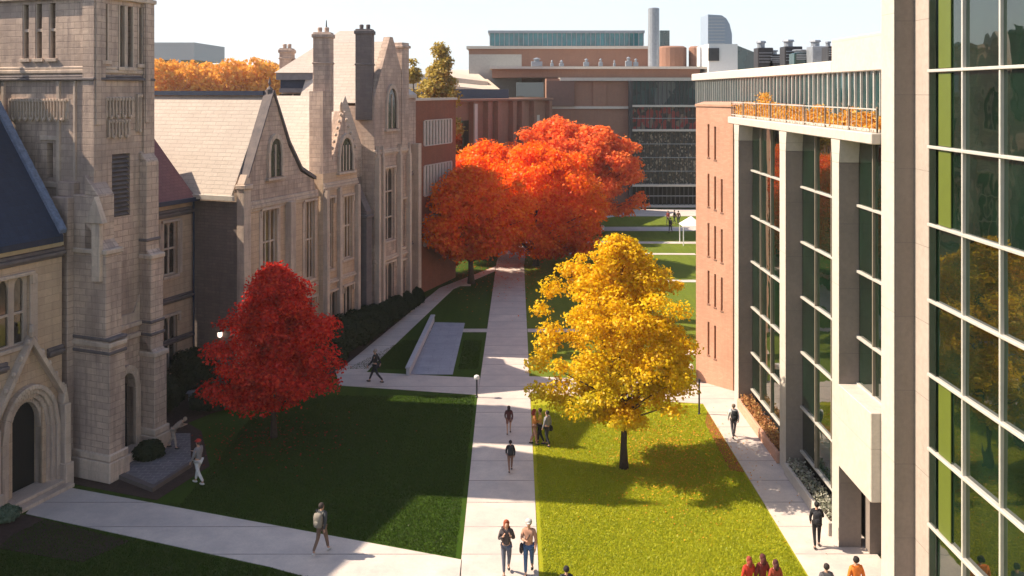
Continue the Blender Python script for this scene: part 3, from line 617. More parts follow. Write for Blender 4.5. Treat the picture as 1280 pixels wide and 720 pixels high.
MB(Q).box(RX0-.1, RX1+.1, 31.38, 31.8, 15.26, 15.45).build('coping', ROOFC, rb)

# =================================================================== BROWN PILASTERED HALL (farther back)
bh = thing('brown_brick_hall', 'long brown brick hall with tall vertical piers behind the orange trees', 'building', (0, 108, 0), 0)
P0 = Vector((xat(566, 97), 97)); P1 = Vector((xat(684, 117.5), 117.5)); dv = (P1-P0); ang = math.atan2(dv.y, dv.x); BF = Frame(ang, (P0.x, P0.y, 0)); LN = dv.length; ht = zat(126, 104)
m = MB(BF); m.box(0, LN, 0, 12, 0, ht); m.build('wall', BRICKB, bh)
m = MB(BF)
for i, f in enumerate((.16, .30, .40, .56, .66, .80, .99)): m.box(LN*f-.45, LN*f+.35, -.7, 0, 0, ht-.1-(i % 2)*.02)
m.build('pier', BRICKB, bh, bevel=.02)
MB(BF).box(LN*.16-.5, LN*.16+.1, -.9, -.72, 0, ht-.3).build('stone_strip', ROOFC, bh)
MB(BF).box(LN*.02, LN*.14, -.06, .1, 0, ht-2.2).build('window', GLASS, bh); MB(BF).box(LN*.82, LN*.9, -.06, .1, ht-4.2, ht-2).build('window', ROOFC, bh)
MB(BF).box(-.2, LN+.2, -.85, 12, ht+.003, ht+.25).build('coping', BRICKB, bh)
MB(BF).box(2, LN*.7, 2, 10, ht+.25, ht+1.4).build('clerestory', LEAD, bh)
MB().box(xat(556, 112), xat(650, 125), 112, 113, 0, 1).build('plinth', BRICKB, bh)

# =================================================================== FAR CAMPUS BLOCK (M) – brown brick with glass corner
def Rb(m, u0, u1, vt, vb, Y, dp): return m.box(xat(u0, Y), xat(u1, Y), Y, Y+dp, zat(vb, Y), zat(vt, Y))
fb = thing('science_building', 'big stepped brown brick building with glazed stair floors at the far end of the lawn', 'building', (20, 122, 0))
m = MB(); m.box(xat(683, 120), xat(788, 120), 120, 140, 0, zat(98, 120)); m.build('wall', BRICKB, fb)
m = MB(); Rb(m, 683, 790, 133, 136, 119.7, .4); Rb(m, 700, 872, 97, 101, 119.4, .6); Rb(m, 700, 952, 97, 100, 119.9, 20); m.build('ledge', ROOFC, fb)
m = MB(); Rb(m, 683, 718, 101, 133, 119.5, .6); m.build('bay', plain('dark_brown_panel', (.18, .10, .08), .8, .2), fb)  # bay in a darker brown than the brick wall
m = MB(); Rb(m, 741, 758, 101, 133, 119.8, .3); m.build('panel', BRICKB, fb)
def mottled(name, base, specks, sc):
    m, nt, p = newmat(name); uv = N(nt, 'ShaderNodeTexCoord').outputs['UV']
    mp = N(nt, 'ShaderNodeMapping'); L(nt, uv, mp.inputs[0]); mp.inputs['Scale'].default_value = (sc, sc*.8, 1)
    v = N(nt, 'ShaderNodeTexVoronoi', Scale=1.0); L(nt, mp.outputs[0], v.inputs['Vector'])
    sep = N(nt, 'ShaderNodeSeparateColor'); L(nt, v.outputs['Color'], sep.inputs[0])
    c = mixc(nt, ramp(nt, sep.outputs[0], .55, .62), base, specks[0]); c = mixc(nt, ramp(nt, sep.outputs[1], .8, .84), c, specks[1])
    L(nt, c, p.inputs['Base Color']); p.inputs['Roughness'].default_value = .3; return m
IN1 = mottled('reading_room_red', (.05, .025, .025), ((.35, .03, .03), (.25, .16, .12)), 1.6)
IN2 = mottled('speckled_interior', (.035, .03, .032), ((.10, .07, .05), (.34, .28, .22)), 4.5)  # pale specks paint reflected lights among the indoor clutter
IN3 = mottled('upper_lab', (.012, .035, .035), ((.02, .07, .07), (.12, .13, .12)), .8)
gy = 119.2
m = MB(); Rb(m, 787, 872, 101, 262, gy+1.2, 12); m.build('core', BLACK, fb)
for vt, vb, mt in ((102, 131, IN3), (134, 162, IN1), (165, 231, IN2), (234, 258, BLACK)):
    m = MB(); Rb(m, 790, 900, vt, vb, gy+1.0, .1); m.build('interior', mt, fb)
for v in (132.5, 163, 232, 258): m = MB(); Rb(m, 788, 900, v-1.3, v+1.3, gy-.2, 1.0); m.build('floor_slab', ROOFC, fb)
m = MB()
for i in range(17): u = 790+i*5.4; Rb(m, u, u+1.0, 101, 258, gy+.35, .15)
m.build('mullion', DKMET, fb)
m = MB()
for v in (148, 180, 197, 214, 245): Rb(m, 790, 900, v-.4, v+.4, gy+.3, .2)
m.build('handrail', GREYM, fb)
m = MB(); m.box(xat(787, gy)-.1, xat(790, gy), gy-.3, gy+1, 0, zat(101, gy)); m.build('corner_post', DKMET, fb)
m = MB(); Rb(m, 615, 875, 86, 97, 126, 10); m.build('terrace_wall', BRICKB, fb)
m = MB(); Rb(m, 612, 900, 83, 86, 125, 22); m.build('terrace_roof', ROOFC, fb)
m = MB(); Rb(m, 645, 692, 103, 126, 124.5, 4); m.build('window', GLASS, fb)
m = MB(); Rb(m, 586, 812, 61, 150, 138, 14); m.build('upper_wall', BRICKB, fb)
m = MB(); Rb(m, 583, 814, 57.5, 61, 137.6, 15); m.build('cornice', ROOFC, fb)
m = MB(); Rb(m, 612, 804, 41, 57.2, 141, 10); ph = m.build('penthouse', TEAL, fb)
m = MB()
for i in range(33): u = 612+i*6; Rb(m, u, u+.8, 41, 57, 140.8, .2)
m.build('mullion', GREYM, ph)
m = MB(); Rb(m, 610, 806, 38, 41.3, 140.6, 11); m.build('roof', GREYM, ph)
m = MB(); Rb(m, 825, 837, 38, 58, 141, 6); m.build('penthouse', TEALD, fb)
m = MB(); Rb(m, 586, 652, 68, 125, 132, 3); m.build('lean_to', plain('grey_roofing', (.42, .40, .36), .8, .2), fb)
# curved drums
m = MB()
for u, r, v in ((840, 18, 60), (872, 11, 60)): m.lathe(xat(u, 136), 136, [(r/F*136, 0), (r/F*136, zat(v, 136)), (r/F*110, zat(v-2, 136))], 20)
m.build('drum', BRICKB, fb)
m = MB(); X, Y = xat(817, 130), 130; m.lathe(X, Y, [(.85, 10), (.85, zat(11, 130)), (.7, zat(10, 130))], 16); m.build('stack', GREYM, fb, smooth=False)
# rooftop kit: small vents
for i, (u, v, w_) in enumerate(((671, 79, 14), (690, 82, 4), (702, 82, 6), (733, 80, 7), (751, 80, 5), (768, 82, 3), (786, 78, 8), (795, 80, 6))):
    Y = 125.6; X = xat(u, Y); zb = zat(83, Y); zt = zat(v-5, Y)
    vv = thing('roof_vent', ('largest pale grey roof unit, leftmost on the far brown terrace', 'slim short pipe vent right of the largest roof unit', 'squat vent, second pipe right of the largest roof unit', 'vent box at the middle of the far terrace roof', 'narrow vent right of the middle vent box', 'thinnest pipe vent on the far terrace roof', 'tall vent left of the rightmost roof vent by the metal stack', 'rightmost roof vent on the far terrace beside the metal stack')[i], 'vent', (X, Y, zb), 0, 'vents on the far terrace roof')
    m = MB(); w = w_/F*Y/2
    m.box(X-w, X+w, Y, Y+w*1.5, zb, zb+(zt-zb)*.7); m.build('housing', GREYM, vv, bevel=.05); MB().lathe(X, Y+w*.7, [(w*.5, zb+(zt-zb)*.7), (w*.5, zt), (w*.8, zt+.02), (w*.1, zt+.25)], 8).build('cowl', GREYM, vv)
# stepped tan roofs left
tb = thing('tan_auditorium', 'low tan stepped roof mass behind the brown brick hall', 'building', (xat(600, 128), 128, 0))
m = MB(); Y = 128
for u0, u1, vt, dy in ((560, 610, 86, 0), (572, 628, 98, -3), (590, 640, 112, -6)):
    m.prism([(xat(u0, Y+dy), Y+dy, 0), (xat(u1, Y+dy), Y+dy, 0), (xat(u1, Y+dy), Y+dy, zat(vt+16, Y+dy)), (xat(u0, Y+dy), Y+dy, zat(vt+10, Y+dy))],
            [(xat(u0, Y+dy), Y+dy+6, 0), (xat(u1, Y+dy), Y+dy+6, 0), (xat(u1-20, Y+dy), Y+dy+6, zat(vt, Y+dy)), (xat(u0, Y+dy), Y+dy+6, zat(vt, Y+dy))])
m.build('roof', plain('tan_roof', (.55, .45, .36), .85, .15), tb)
MB().box(xat(500, 128), xat(620, 128), 132.5, 136, 0, zat(92, 128)).build('wall', ROOFC, tb)

# grey far slabs
fs = thing('grey_office_slab', 'flat grey office block far behind the pale hall roof', 'building', (xat(213, 190), 190, 0))
m = MB(); Y = 190; Rb(m, 150, 243, 53, 75, Y, 20); m.build('upper_floors', FARGREY, fs)
m = MB(); m.box(xat(150, Y), xat(218, Y), Y+.4, Y+20, 0, zat(75, Y)); m.build('dark_base', plain('umber_cladding', (.16, .11, .07), .8, .3), fs)
m = MB(); m.box(xat(218, Y), xat(226, Y), Y, Y+20, 0, zat(75, Y)); m.build('pillar', FARGREY, fs)
ft = thing('blue_office_tower', 'pale blue office tower with curved top corner on the skyline', 'tower', (xat(900, 300), 300, 0))
Y = 300; pts = [(885, 200), (885, 18), (902, 19), (908, 23), (912, 30), (915, 42), (916, 200)]
MB().front([(xat(u, Y), zat(v, Y)) for u, v in pts], Y, Y+12).build('shaft', FARBLUE, ft)
m = MB()
for v in range(22, 60, 4): Rb(m, 885.5, 906, v, v+.7, Y-.15, .2)
m.build('floor_band', FARGREY, ft)
wb = thing('white_plant_room', 'white rooftop plant room with dark louvres below the blue tower', 'building', (xat(905, 125), 125, 0))
Y = 124; m = MB(); Rb(m, 886, 922, 55, 100, Y, 8); m.build('wall', WHITE, wb); m = MB(); Rb(m, 886, 899, 60, 76, Y-.2, .4); m.build('louvre', DKMET, wb)
m = MB(); m.prism([(xat(922, Y), Y, zat(100, Y)), (xat(945, Y), Y, zat(100, Y)), (xat(945, Y), Y, zat(66, Y)), (xat(922, Y), Y, zat(57, Y))], [(xat(922, Y), Y+8, zat(100, Y)), (xat(945, Y), Y+8, zat(100, Y)), (xat(945, Y), Y+8, zat(66, Y)), (xat(922, Y), Y+8, zat(57, Y))]); m.build('annex', TEALD, wb)

# =================================================================== SALMON BRICK WING at right
sw = thing('salmon_brick_wing', 'sunlit salmon brick wing with narrow slit windows beside the glass building', 'building', (11, 47.5, 0))
A0 = Vector((10.17, 48.2)); A1 = Vector((11.78, 46.5)); dv = A1-A0; SA = math.atan2(dv.y, dv.x); SF = Frame(SA, (A0.x, A0.y, 0)); SL = dv.length; ht = zat(133, 48)
rows = ((12.4, 14.2, 2), (9.7, 11.5, 3), (7.0, 8.8, 3), (4.4, 6.2, 3), (1.6, 3.4, 2))
hs = []
for z0, z1, n in rows:
    for i in range(n): x = .75+i*.42; hs.append((x, x+.12, z0-i*.12, z1-i*.12))
m = MB(SF); wall(m, 0, SL, 0, ht, 0, hs, .25); m.build('wall', BRICKP, sw)
for hh in hs:
    f = MB(SF).box(hh[0]-.03, hh[1]+.03, -.03, .06, hh[2]-.06, hh[2]-.002).build('window', plain('slit_sill', (.30, .16, .11), .8, .2) if 'slit_sill' not in MATS else MATS['slit_sill'], sw); MB(SF).box(hh[0], hh[1], .12, .16, hh[2], hh[3]).build('pane', GLASS, f)
m = MB(); e = ht+.0
m.slab([(A1.x+.004, A1.y-.0), (15.5, A1.y-.2), (15.5, 60), (13.3, 60), (A0.x+.35, A0.y+.4), (A1.x+.02, A1.y+.45)], 0, ht-.03); m.build('side_wall', BRICKP, sw)
m = MB(); m.slab([(A0.x-.06, A0.y), (A1.x-.0, A1.y-.09), (15.5, A1.y-.3), (15.5, 60), (13.2, 60)], ht+.003, ht+.12); m.build('coping', BRICKP, sw)
m = MB(); m.tube([(12.35, A1.y-.25, 5.4), (12.35, A1.y-.25, 9.6)], .13, 10); m.tube([(12.35, A1.y-.25, 5.2), (12.35, A1.y-.25, 5.45)], .2, 10); m.build('downpipe', WHITE, sw)

# =================================================================== GLASS BUILDING, right
gb = thing('glass_building', 'modern glass building with pale precast fins and a terrace, right side', 'building', (12.4, 36, 0))
XF, XG = 11.45, 12.15; YN, YFAR = 26.8, 46.2
rowsF = [.95, 2.8, 5.1, 7.4, 9.7, 12.0, 14.3]
m = MB(); m.box(12.5, 26, 27.8, YFAR, 5.3, 14.3); m.box(15.0, 26, 27.8, YFAR, 0, 5.3); m.box(12.5, 15.0, 31.4, YFAR, 0, 5.3); m.build('core', BLACK, gb)
fins = [(44.9, 44.1), (37.3, 36.5), (31.2, 30.55)]
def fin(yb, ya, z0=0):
    m = MB(); m.box(XF+.02, XG+.1, ya, yb, z0, 13.49); f = m.build('fin', CONC_SH, gb, bevel=.02)
    MB().box(XF, XF+.02-.004, ya+.0, yb, z0, 13.49).build('painted_sun_edge', CONC, f)  # pale strip paints the sunlit tip of the fin
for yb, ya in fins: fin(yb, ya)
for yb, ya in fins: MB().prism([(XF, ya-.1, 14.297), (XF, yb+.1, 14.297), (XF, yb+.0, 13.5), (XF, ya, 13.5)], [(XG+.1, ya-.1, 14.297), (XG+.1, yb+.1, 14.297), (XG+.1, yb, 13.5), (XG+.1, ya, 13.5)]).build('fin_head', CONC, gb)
MB().box(XF-.02, XG+.3, 27.75, YFAR, 14.3, 14.66).build('cornice_beam', CONC, gb, bevel=.03)
MB().box(XG+.3, 26, 27.75, YFAR, 14.3, 14.6).build('terrace_floor', ROOFC, gb)
def glazing(y0, y1, rows, X, nm=1, top=None, gap=(), mat=GLASS, mul=BRONZE):
    g_ = MB(); ys = [y0+(y1-y0)*i/(nm+1) for i in range(nm+2)]
    for a, b in zip(ys[:-1], ys[1:]):
        for c, d in zip(rows[:-1], rows[1:]):
            if (c, d) in gap: continue
            j = [random.uniform(-.012, .012) for _ in range(4)]
            g_.prism([(X+j[0], a+.02, c), (X+j[1], b-.02, c), (X+j[2], b-.02, d), (X+j[0]+j[2]-j[1], a+.02, d)], [(X+.05, a+.02, c), (X+.05, b-.02, c), (X+.05, b-.02, d), (X+.05, a+.02, d)])
    gz = g_.build('glazing', mat, gb)
    for y in ys[1:-1]: MB().box(X-.09, X+.03, y-.035, y+.035, rows[0], rows[-1]).build('mullion', mul, gz)
    for z in rows[:-1]: MB().box(X-.1, X+.04, y0+.0, y1-.0, z-.045, z+.045).build('transom', MULL, gz, bevel=.01)
glazing(37.3, 44.1, rowsF, XG, 3); glazing(31.2, 36.5, rowsF, XG, 2); glazing(27.8, 30.55, [5.76, 7.4, 9.7, 12.0, 14.3], XG, 1)
glazing(44.9, YFAR, [2.8]+rowsF[2:], XG, 0)
MB().box(XF-.03, XG+.35, 27.75, 30.54, 2.9, 5.75).build('spandrel_panel', CONC, gb, bevel=.02)
m = MB(); m.box(12.35, 12.75, 30.1, 30.5, 0, 2.9); m.build('column', CONC_SH, gb)
m = MB(); m.box(12.3, 15, 27.8, 31.4, 2.88, 2.9); m.box(14.95, 15, 27.8, 31.4, 0, 2.9); m.build('porch_lining', plain('porch_soffit', (.12, .09, .07), .7, .3), gb)
# near block
NX = 12.45; rowsN = [0, .9, 3.15, 5.4, 7.6, 9.8, 12.05, 14.35, 16.6, 18.9, 21.2]
MB().box(NX+.3, 26, 8, 27.6, 0, 21.6).build('core', BLACK, gb)
ysN = [8, 10, 12.1, 14.1, 16.1, 18.1, 20.1, 22.1, 23.95, 25.9]
g_ = MB()
for a, b in zip(ysN[:-1], ysN[1:]):
    for c, d in zip(rowsN[:-1], rowsN[1:]):
        j = [random.uniform(-.010, .010) for _ in range(3)]
        g_.prism([(NX+j[0], a+.02, c), (NX+j[1], b-.02, c), (NX+j[2], b-.02, d), (NX+j[0]+j[2]-j[1], a+.02, d)], [(NX+.05, a+.02, c), (NX+.05, b-.02, c), (NX+.05, b-.02, d), (NX+.05, a+.02, d)])
gz = g_.build('glazing', GLASS, gb)
for y in ysN[4:-1]: MB().box(NX-.10, NX+.03, y-.035, y+.035, 0, 21.2).build('mullion', MULL, gz, bevel=.01)
for z in rowsN[1:]: MB().box(NX-.13, NX+.04, 8, 25.9, z-.045, z+.045).build('transom', MULL, gz, bevel=.012)
for c, d in ((12.05, 14.35), (14.35, 16.6), (16.6, 18.9), (18.9, 21.2), (5.4, 7.6), (3.15, 5.4)):
    MB().box(NX-.05, NX-.02, 24.65, 25.35, c+.07, d-.07).build('lime_panel', LIME, gz)
MB().box(NX-.06, NX-.02, 25.5, 25.9, 0, 21.2).build('edge_panel', GLASS, gz)
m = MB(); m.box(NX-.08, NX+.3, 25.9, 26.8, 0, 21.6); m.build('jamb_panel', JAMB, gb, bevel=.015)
m = MB(); m.box(11.77, NX+.3, 26.8, 27.72, 0, 21.6); pd = m.build('corner_pier', CONC_SH, gb, bevel=.02)
MB().box(11.74, 11.766, 26.8, 27.72, 0, 21.6).build('painted_sun_edge', CONC, pd)  # sunlight on the pier tip painted as a paler strip
MB().box(11.7, 26, 8, 27.75, 21.6, 22.4).build('roof_slab', CONC, gb)
# penthouse
PX = 16.0
m = MB(); m.box(PX+.2, 26, 30, 76, 14.6, 16.9); m.build('penthouse_core', TEALD, gb)
g_ = MB(); y = 30.0; i = 0
gzp = MB()
yy = [30+.7*i for i in range(66)]
for a, b in zip(yy[:-1], yy[1:]): gzp.box(PX+random.uniform(-.02, .02), PX+.06, a+.03, b-.03, 14.6, 16.9)
pg = gzp.build('penthouse_glazing', TEALD, gb)
m = MB()
for i, y in enumerate(yy): m.box(PX-.1, PX+.02, y-.03-(.03 if i % 4 == 0 else 0), y+.03, 14.6, 16.9)
m.build('mullion', MULL, pg)
m = MB(); m.box(PX-.25, 27, 43.0, 76.5, 16.9, 17.5); m.side([(43, 17.75), (62, 17.75), (58, 18.1), (46, 18.1)], PX+.2, 27) if False else None
m.build('roof_fascia', ROOFC, gb, bevel=.05)
MB().box(PX-.25, 27, 28, 43.0-.003, 16.9, 18.55).build('upper_parapet', CONC, gb, bevel=.04)
# railing
rl = MB(); rl.box(11.63, 11.67, 27.8, YFAR, 15.40, 15.44); rl.box(11.63, 11.67, 27.8, YFAR, 14.75, 14.79)
yb_ = 27.8
while yb_ < YFAR: rl.box(11.64, 11.66, yb_, yb_+.02, 14.66, 15.40); yb_ += .42
rail = rl.build('railing', MULL, gb)
yb_ = 27.8
while yb_ < YFAR: MB().box(11.62, 11.68, yb_, yb_+.05, 14.66, 15.5).build('railing_post', BRONZE, rail); yb_ += 2.3

# ------------------------------------------------------------------ foliage
def leaves_mesh(name, mat, pts, nrm, size, parent=None, jit=.35, aspect=.75):
    n = len(pts); pts = np.asarray(pts, float); nrm = np.asarray(nrm, float)
    nrm = nrm/np.linalg.norm(nrm, axis=1, keepdims=True); r = rng.normal(size=(n, 3)); t = np.cross(nrm, r); t /= np.linalg.norm(t, axis=1, keepdims=True); b = np.cross(nrm, t)
    sz = size*(1+jit*rng.uniform(-1, 1, (n, 1))); bend = nrm*sz*.25*rng.uniform(-1, 1, (n, 1))
    v = np.stack([pts-t*sz, pts-b*sz*aspect+bend, pts+t*sz, pts+b*sz*aspect+bend], 1).reshape(-1, 3)
    if parent: inv = np.array(rootmat(parent).inverted()); v = v@inv[:3, :3].T+inv[:3, 3]
    me = bpy.data.meshes.new(name); me.vertices.add(4*n); me.vertices.foreach_set('co', v.ravel()); me.loops.add(4*n); me.loops.foreach_set('vertex_index', np.arange(4*n))
    me.polygons.add(n); me.polygons.foreach_set('loop_start', np.arange(0, 4*n, 4)); me.polygons.foreach_set('loop_total', np.full(n, 4)); me.update(calc_edges=True); me.materials.append(mat)
    o = bpy.data.objects.new(name, me); C.objects.link(o)
    if parent: o.parent = parent
    return o
def tree(name, label, x, y, h, R, zb, mat, ncl, nl, leaf, seed, group=None, prof=None, trunk_r=.16, bark=BARK, flat=.62, skew=(0, 0), rc=(.5, 1.0), cat='tree'):
    global rng
    rd = random.Random(seed); rng = np.random.default_rng(seed)
    root = thing(name, label, cat, (x, y, 0), 0, group)
    prof = prof or (lambda s: (math.sin(math.pi*min(1, (s*.93+.05))**.72))**.75)
    cl = []
    for i in range(ncl):
        s = rd.random()**1.0; ph = rd.uniform(0, 2*math.pi); r = R*prof(s)*(rd.random()**.38)*(1+.14*math.sin(3*ph+seed)+.10*math.sin(5*ph+seed*2+s*4))
        k = rc[0]+(rc[1]-rc[0])*rd.random(); r = max(0, r-k*.45)
        cl.append((x+r*math.cos(ph)+skew[0]*s, y+r*math.sin(ph)+skew[1]*s, zb+k*.4+s*(h-zb-k*.8), k))
    m = MB(); top = zb+(h-zb)*.8
    tp = [(x+.05*math.sin(i*1.3+seed)*i*.4+skew[0]*.5*i/9, y+.05*math.cos(i*1.7+seed)*i*.4, top*i/9) for i in range(10)]
    m.tube(tp, [trunk_r*(1.35 if i == 0 else 1)*(1-.085*i) for i in range(10)], 10)
    for j in range(min(ncl, 70)):
        cx, cy, cz, k = cl[j]; st = max(zb*.75, min(top*.95, cz-.55*math.hypot(cx-x, cy-y)-.2)); f = st/top*9; i0 = int(min(8, f)); 
        a = Vector(tp[i0]).lerp(Vector(tp[i0+1]), f-i0); e = Vector((cx, cy, cz)); d = e-a; L_ = d.length
        r0 = max(.025, trunk_r*.42*(1-st/h)*min(1, L_/R)); mid1 = a+d*.35+Vector((rd.uniform(-.1, .1), rd.uniform(-.1, .1), .08*L_)); mid2 = a+d*.7+Vector((rd.uniform(-.15, .15), rd.uniform(-.15, .15), .06*L_))
        m.tube([tuple(a), tuple(mid1), tuple(mid2), tuple(e)], [r0, r0*.7, r0*.45, r0*.15], 5)
    m.build('trunk', bark, root, smooth=True)
    w = np.array([c[3]**2 for c in cl]); w /= w.sum(); idx = rng.choice(len(cl), nl, p=w); ca = np.array(cl)[idx]
    d = rng.normal(size=(nl, 3)); d /= np.linalg.norm(d, axis=1, keepdims=True); rad = rng.random((nl, 1))**.42
    lump = 1+.25*np.sin(d[:, :1]*7+ca[:, :1]*3)*np.cos(d[:, 1:2]*6+ca[:, 1:2]*2)
    off = d*rad*ca[:, 3:4]*lump; off[:, 2] *= flat; off[:, 2] -= .18*(off[:, 0]**2+off[:, 1]**2)
    p = ca[:, :3]+off; nr = d*.6+rng.normal(size=(nl, 3))*.55+np.array([0, 0, .55])
    leaves_mesh('crown', mat, p, nr, leaf, root)
    return root
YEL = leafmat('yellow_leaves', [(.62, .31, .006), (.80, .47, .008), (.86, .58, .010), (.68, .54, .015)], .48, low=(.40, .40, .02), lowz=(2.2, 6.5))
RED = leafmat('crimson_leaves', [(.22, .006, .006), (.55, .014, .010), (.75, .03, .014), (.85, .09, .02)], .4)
ORG = leafmat('orange_leaves', [(.80, .06, .006), (.95, .14, .008), (.97, .25, .010), (.98, .36, .015)], .5, low=(.42, .015, .01), lowz=(1, 6))  # low leaves go dark red, shade painted into the lower crown
ORG2 = leafmat('scarlet_leaves', [(.74, .08, .02), (.88, .16, .03), (.94, .25, .05), (.95, .34, .06)], .5)
OLV = leafmat('olive_leaves', [(.30, .20, .03), (.42, .28, .05), (.50, .36, .07), (.22, .2, .04)], .4)
GRN = leafmat('dark_shrub_leaves', [(.010, .020, .008), (.018, .032, .010), (.028, .040, .014)], .25, scale=1.5)
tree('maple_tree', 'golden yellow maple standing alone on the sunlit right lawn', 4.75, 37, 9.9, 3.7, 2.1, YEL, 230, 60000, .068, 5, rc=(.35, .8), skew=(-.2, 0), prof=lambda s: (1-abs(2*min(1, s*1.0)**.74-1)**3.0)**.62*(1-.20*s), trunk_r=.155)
tree('maple_tree', 'deep crimson maple on the shaded left lawn near the bell tower', -11.0, 40.3, 8.1, 3.25, 1.5, RED, 150, 52000, .07, 9, rc=(.45, .95), trunk_r=.13, prof=lambda s: (1-abs(2*min(1, s*1.0)**.60-1)**2.3)**.6*(1-.30*s))
FLAT = lambda s: (1-abs(2*min(1, s)**.78-1)**3.4)**.6
GRP = 'orange trees shading the middle of the walk'
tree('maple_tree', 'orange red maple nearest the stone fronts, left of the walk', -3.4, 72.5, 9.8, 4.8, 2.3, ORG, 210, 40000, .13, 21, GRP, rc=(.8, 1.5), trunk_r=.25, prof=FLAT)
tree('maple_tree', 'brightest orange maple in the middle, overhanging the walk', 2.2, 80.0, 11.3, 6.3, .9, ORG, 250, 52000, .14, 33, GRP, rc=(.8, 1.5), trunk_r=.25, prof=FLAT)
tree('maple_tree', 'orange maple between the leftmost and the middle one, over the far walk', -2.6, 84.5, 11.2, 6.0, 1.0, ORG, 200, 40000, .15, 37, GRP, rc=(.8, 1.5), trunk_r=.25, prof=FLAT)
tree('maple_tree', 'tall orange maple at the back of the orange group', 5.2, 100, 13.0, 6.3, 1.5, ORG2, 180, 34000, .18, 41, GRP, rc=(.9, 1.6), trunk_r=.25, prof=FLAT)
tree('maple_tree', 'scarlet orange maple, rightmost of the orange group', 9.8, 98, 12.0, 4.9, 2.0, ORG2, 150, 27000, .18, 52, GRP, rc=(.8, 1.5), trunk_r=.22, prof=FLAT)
tree('maple_tree', 'dark red low maple close against the shaded brick block', -6.0, 76.2, 6.2, 2.4, .4, RED, 60, 8000, .12, 61, None, rc=(.6, 1.0), trunk_r=.13)
tree('yellow_tree', 'tall yellow olive tree rising behind the red brick block', -7.7, 93, 21.3, 2.7, 9, OLV, 70, 12000, .16, 71, None, rc=(.7, 1.2), trunk_r=.3)
tree('yellow_tree', 'small olive tree low to the left of the tall yellow one behind the brick block', -11.2, 98, 19.6, 1.8, 11, OLV, 30, 4000, .16, 73, None, rc=(.6, 1.0), trunk_r=.22)
# far golden wood
n = 26000; u = rng.uniform(180, 352, n); Yw = rng.uniform(150, 164, n); X = (u-640)/F*Yw; hh = 20.4+.9*np.sin(X*1.1)+.5*np.sin(X*2.9)+.4*np.sin(X*.37)
z = 6+rng.random(n)**.6*(hh-6)
stuff(leaves_mesh('golden_wood', leafmat('golden_wood_leaves', [(.55, .22, .03), (.78, .38, .05), (.85, .48, .09)], .4, scale=.3), np.stack([X, Yw, z], 1), rng.normal(size=(n, 3)), .34))
bpy.data.objects['golden_wood']['label'] = 'row of golden autumn trees beyond the pale hall roof'
# hedges and shrubs
def shrub(label, x, y, r, h, seed, mat=GRN, group='dark shrubs along the stone fronts', nl=3500, leaf=.07, name='yew_shrub'):
    rd = np.random.default_rng(seed); root = thing(name, label, 'shrub', (x, y, 0), 0, group)
    MB().blob((x, y, h*.45), (r*.86, r*.86, h*.48), 14, 8, lambda d: 1+.12*math.sin(5*d[0]+seed)*math.cos(4*d[1])).build('core', mat, root)
    MB().tube([(x, y, 0), (x, y, h*.5)], [.06, .03], 6).build('stem', BARK, root)
    d = rd.normal(size=(nl, 3)); d /= np.linalg.norm(d, axis=1, keepdims=True); d[:, 2] = np.where(d[:, 2] < -.5, -d[:, 2], d[:, 2])
    k = (.86+.2*rd.random((nl, 1)))*(1+.12*np.sin(6*d[:, :1]+seed)*np.cos(5*d[:, 1:2])); p = np.array([x, y, h*.48])+d*k*np.array([r, r, h*.52]); p[:, 2] = np.maximum(p[:, 2], .04)
    leaves_mesh('foliage', mat, p, d+rd.normal(size=(nl, 3))*.6, leaf, root); return root
lab = ['dark shrub beside the crimson tree, under the hall gable', 'tall dark yew below the left hall window', 'round dark yew left of the bay buttress', 'broad dark yew under the small gabled bay', 'dark yew in front of the oriel bay corner', 'dark yew at the foot of the stair turret', 'dark shrub left of the gate tower door', 'dark shrub right below the gate tower', 'low dark shrub by the plain end bay', 'smallest dark shrub at the far end, by the brick block']
for i in range(10):
    t = 40.5+i*1.95; wd = min(3.3, 3.6*(1-(t-43.1)/20.6)); rr = min(1.45, wd*.5); p = Q.P(t, 30.45-rr, 0); shrub(lab[i], p.x, p.y, rr, 2.5-.13*i, 100+i)
for i, lb in enumerate(('front dark shrub of the outer pair, nearest the crimson tree', 'low dark shrub of the outer pair, at the start of the diagonal walk')):
    p = Q.P(41.3+i*2.3, 27.75+.15*i, 0); shrub(lb, p.x, p.y, .85-.1*i, 1.2, 130+i)
for i, (t, y, r, h_, lb) in enumerate(((37.0, 32.4, 1.2, 2.3, 'dark bush under the plum roofed wing window'), (34.4, 32.0, 1.0, 1.7, 'dark bush behind the bell tower corner'), (38.2, 29.3, 1.3, 1.6, 'dark bush at the foot of the shaded flank wall'), (35.5, 29.9, 1.0, 1.1, 'low bush between flank wall and brick terrace'))):
    p = Q.P(t, y, 0); shrub(lb, p.x, p.y, r, h_, 150+i)
p = Q.P(29.6, 28.3, 0); shrub('low dark bush beside the tower door at the brick terrace', p.x, p.y, .6, .8, 160)
sg = leafmat('sage_leaves', [(.08, .13, .08), (.13, .19, .12), (.2, .25, .16)], .3, scale=2)
q = g(8, 652); shrub('pale sage plant by the chapel doorstep at the left edge', q[0], q[1], .45, .55, 170, sg, None, 900, .05, 'sage_plant')
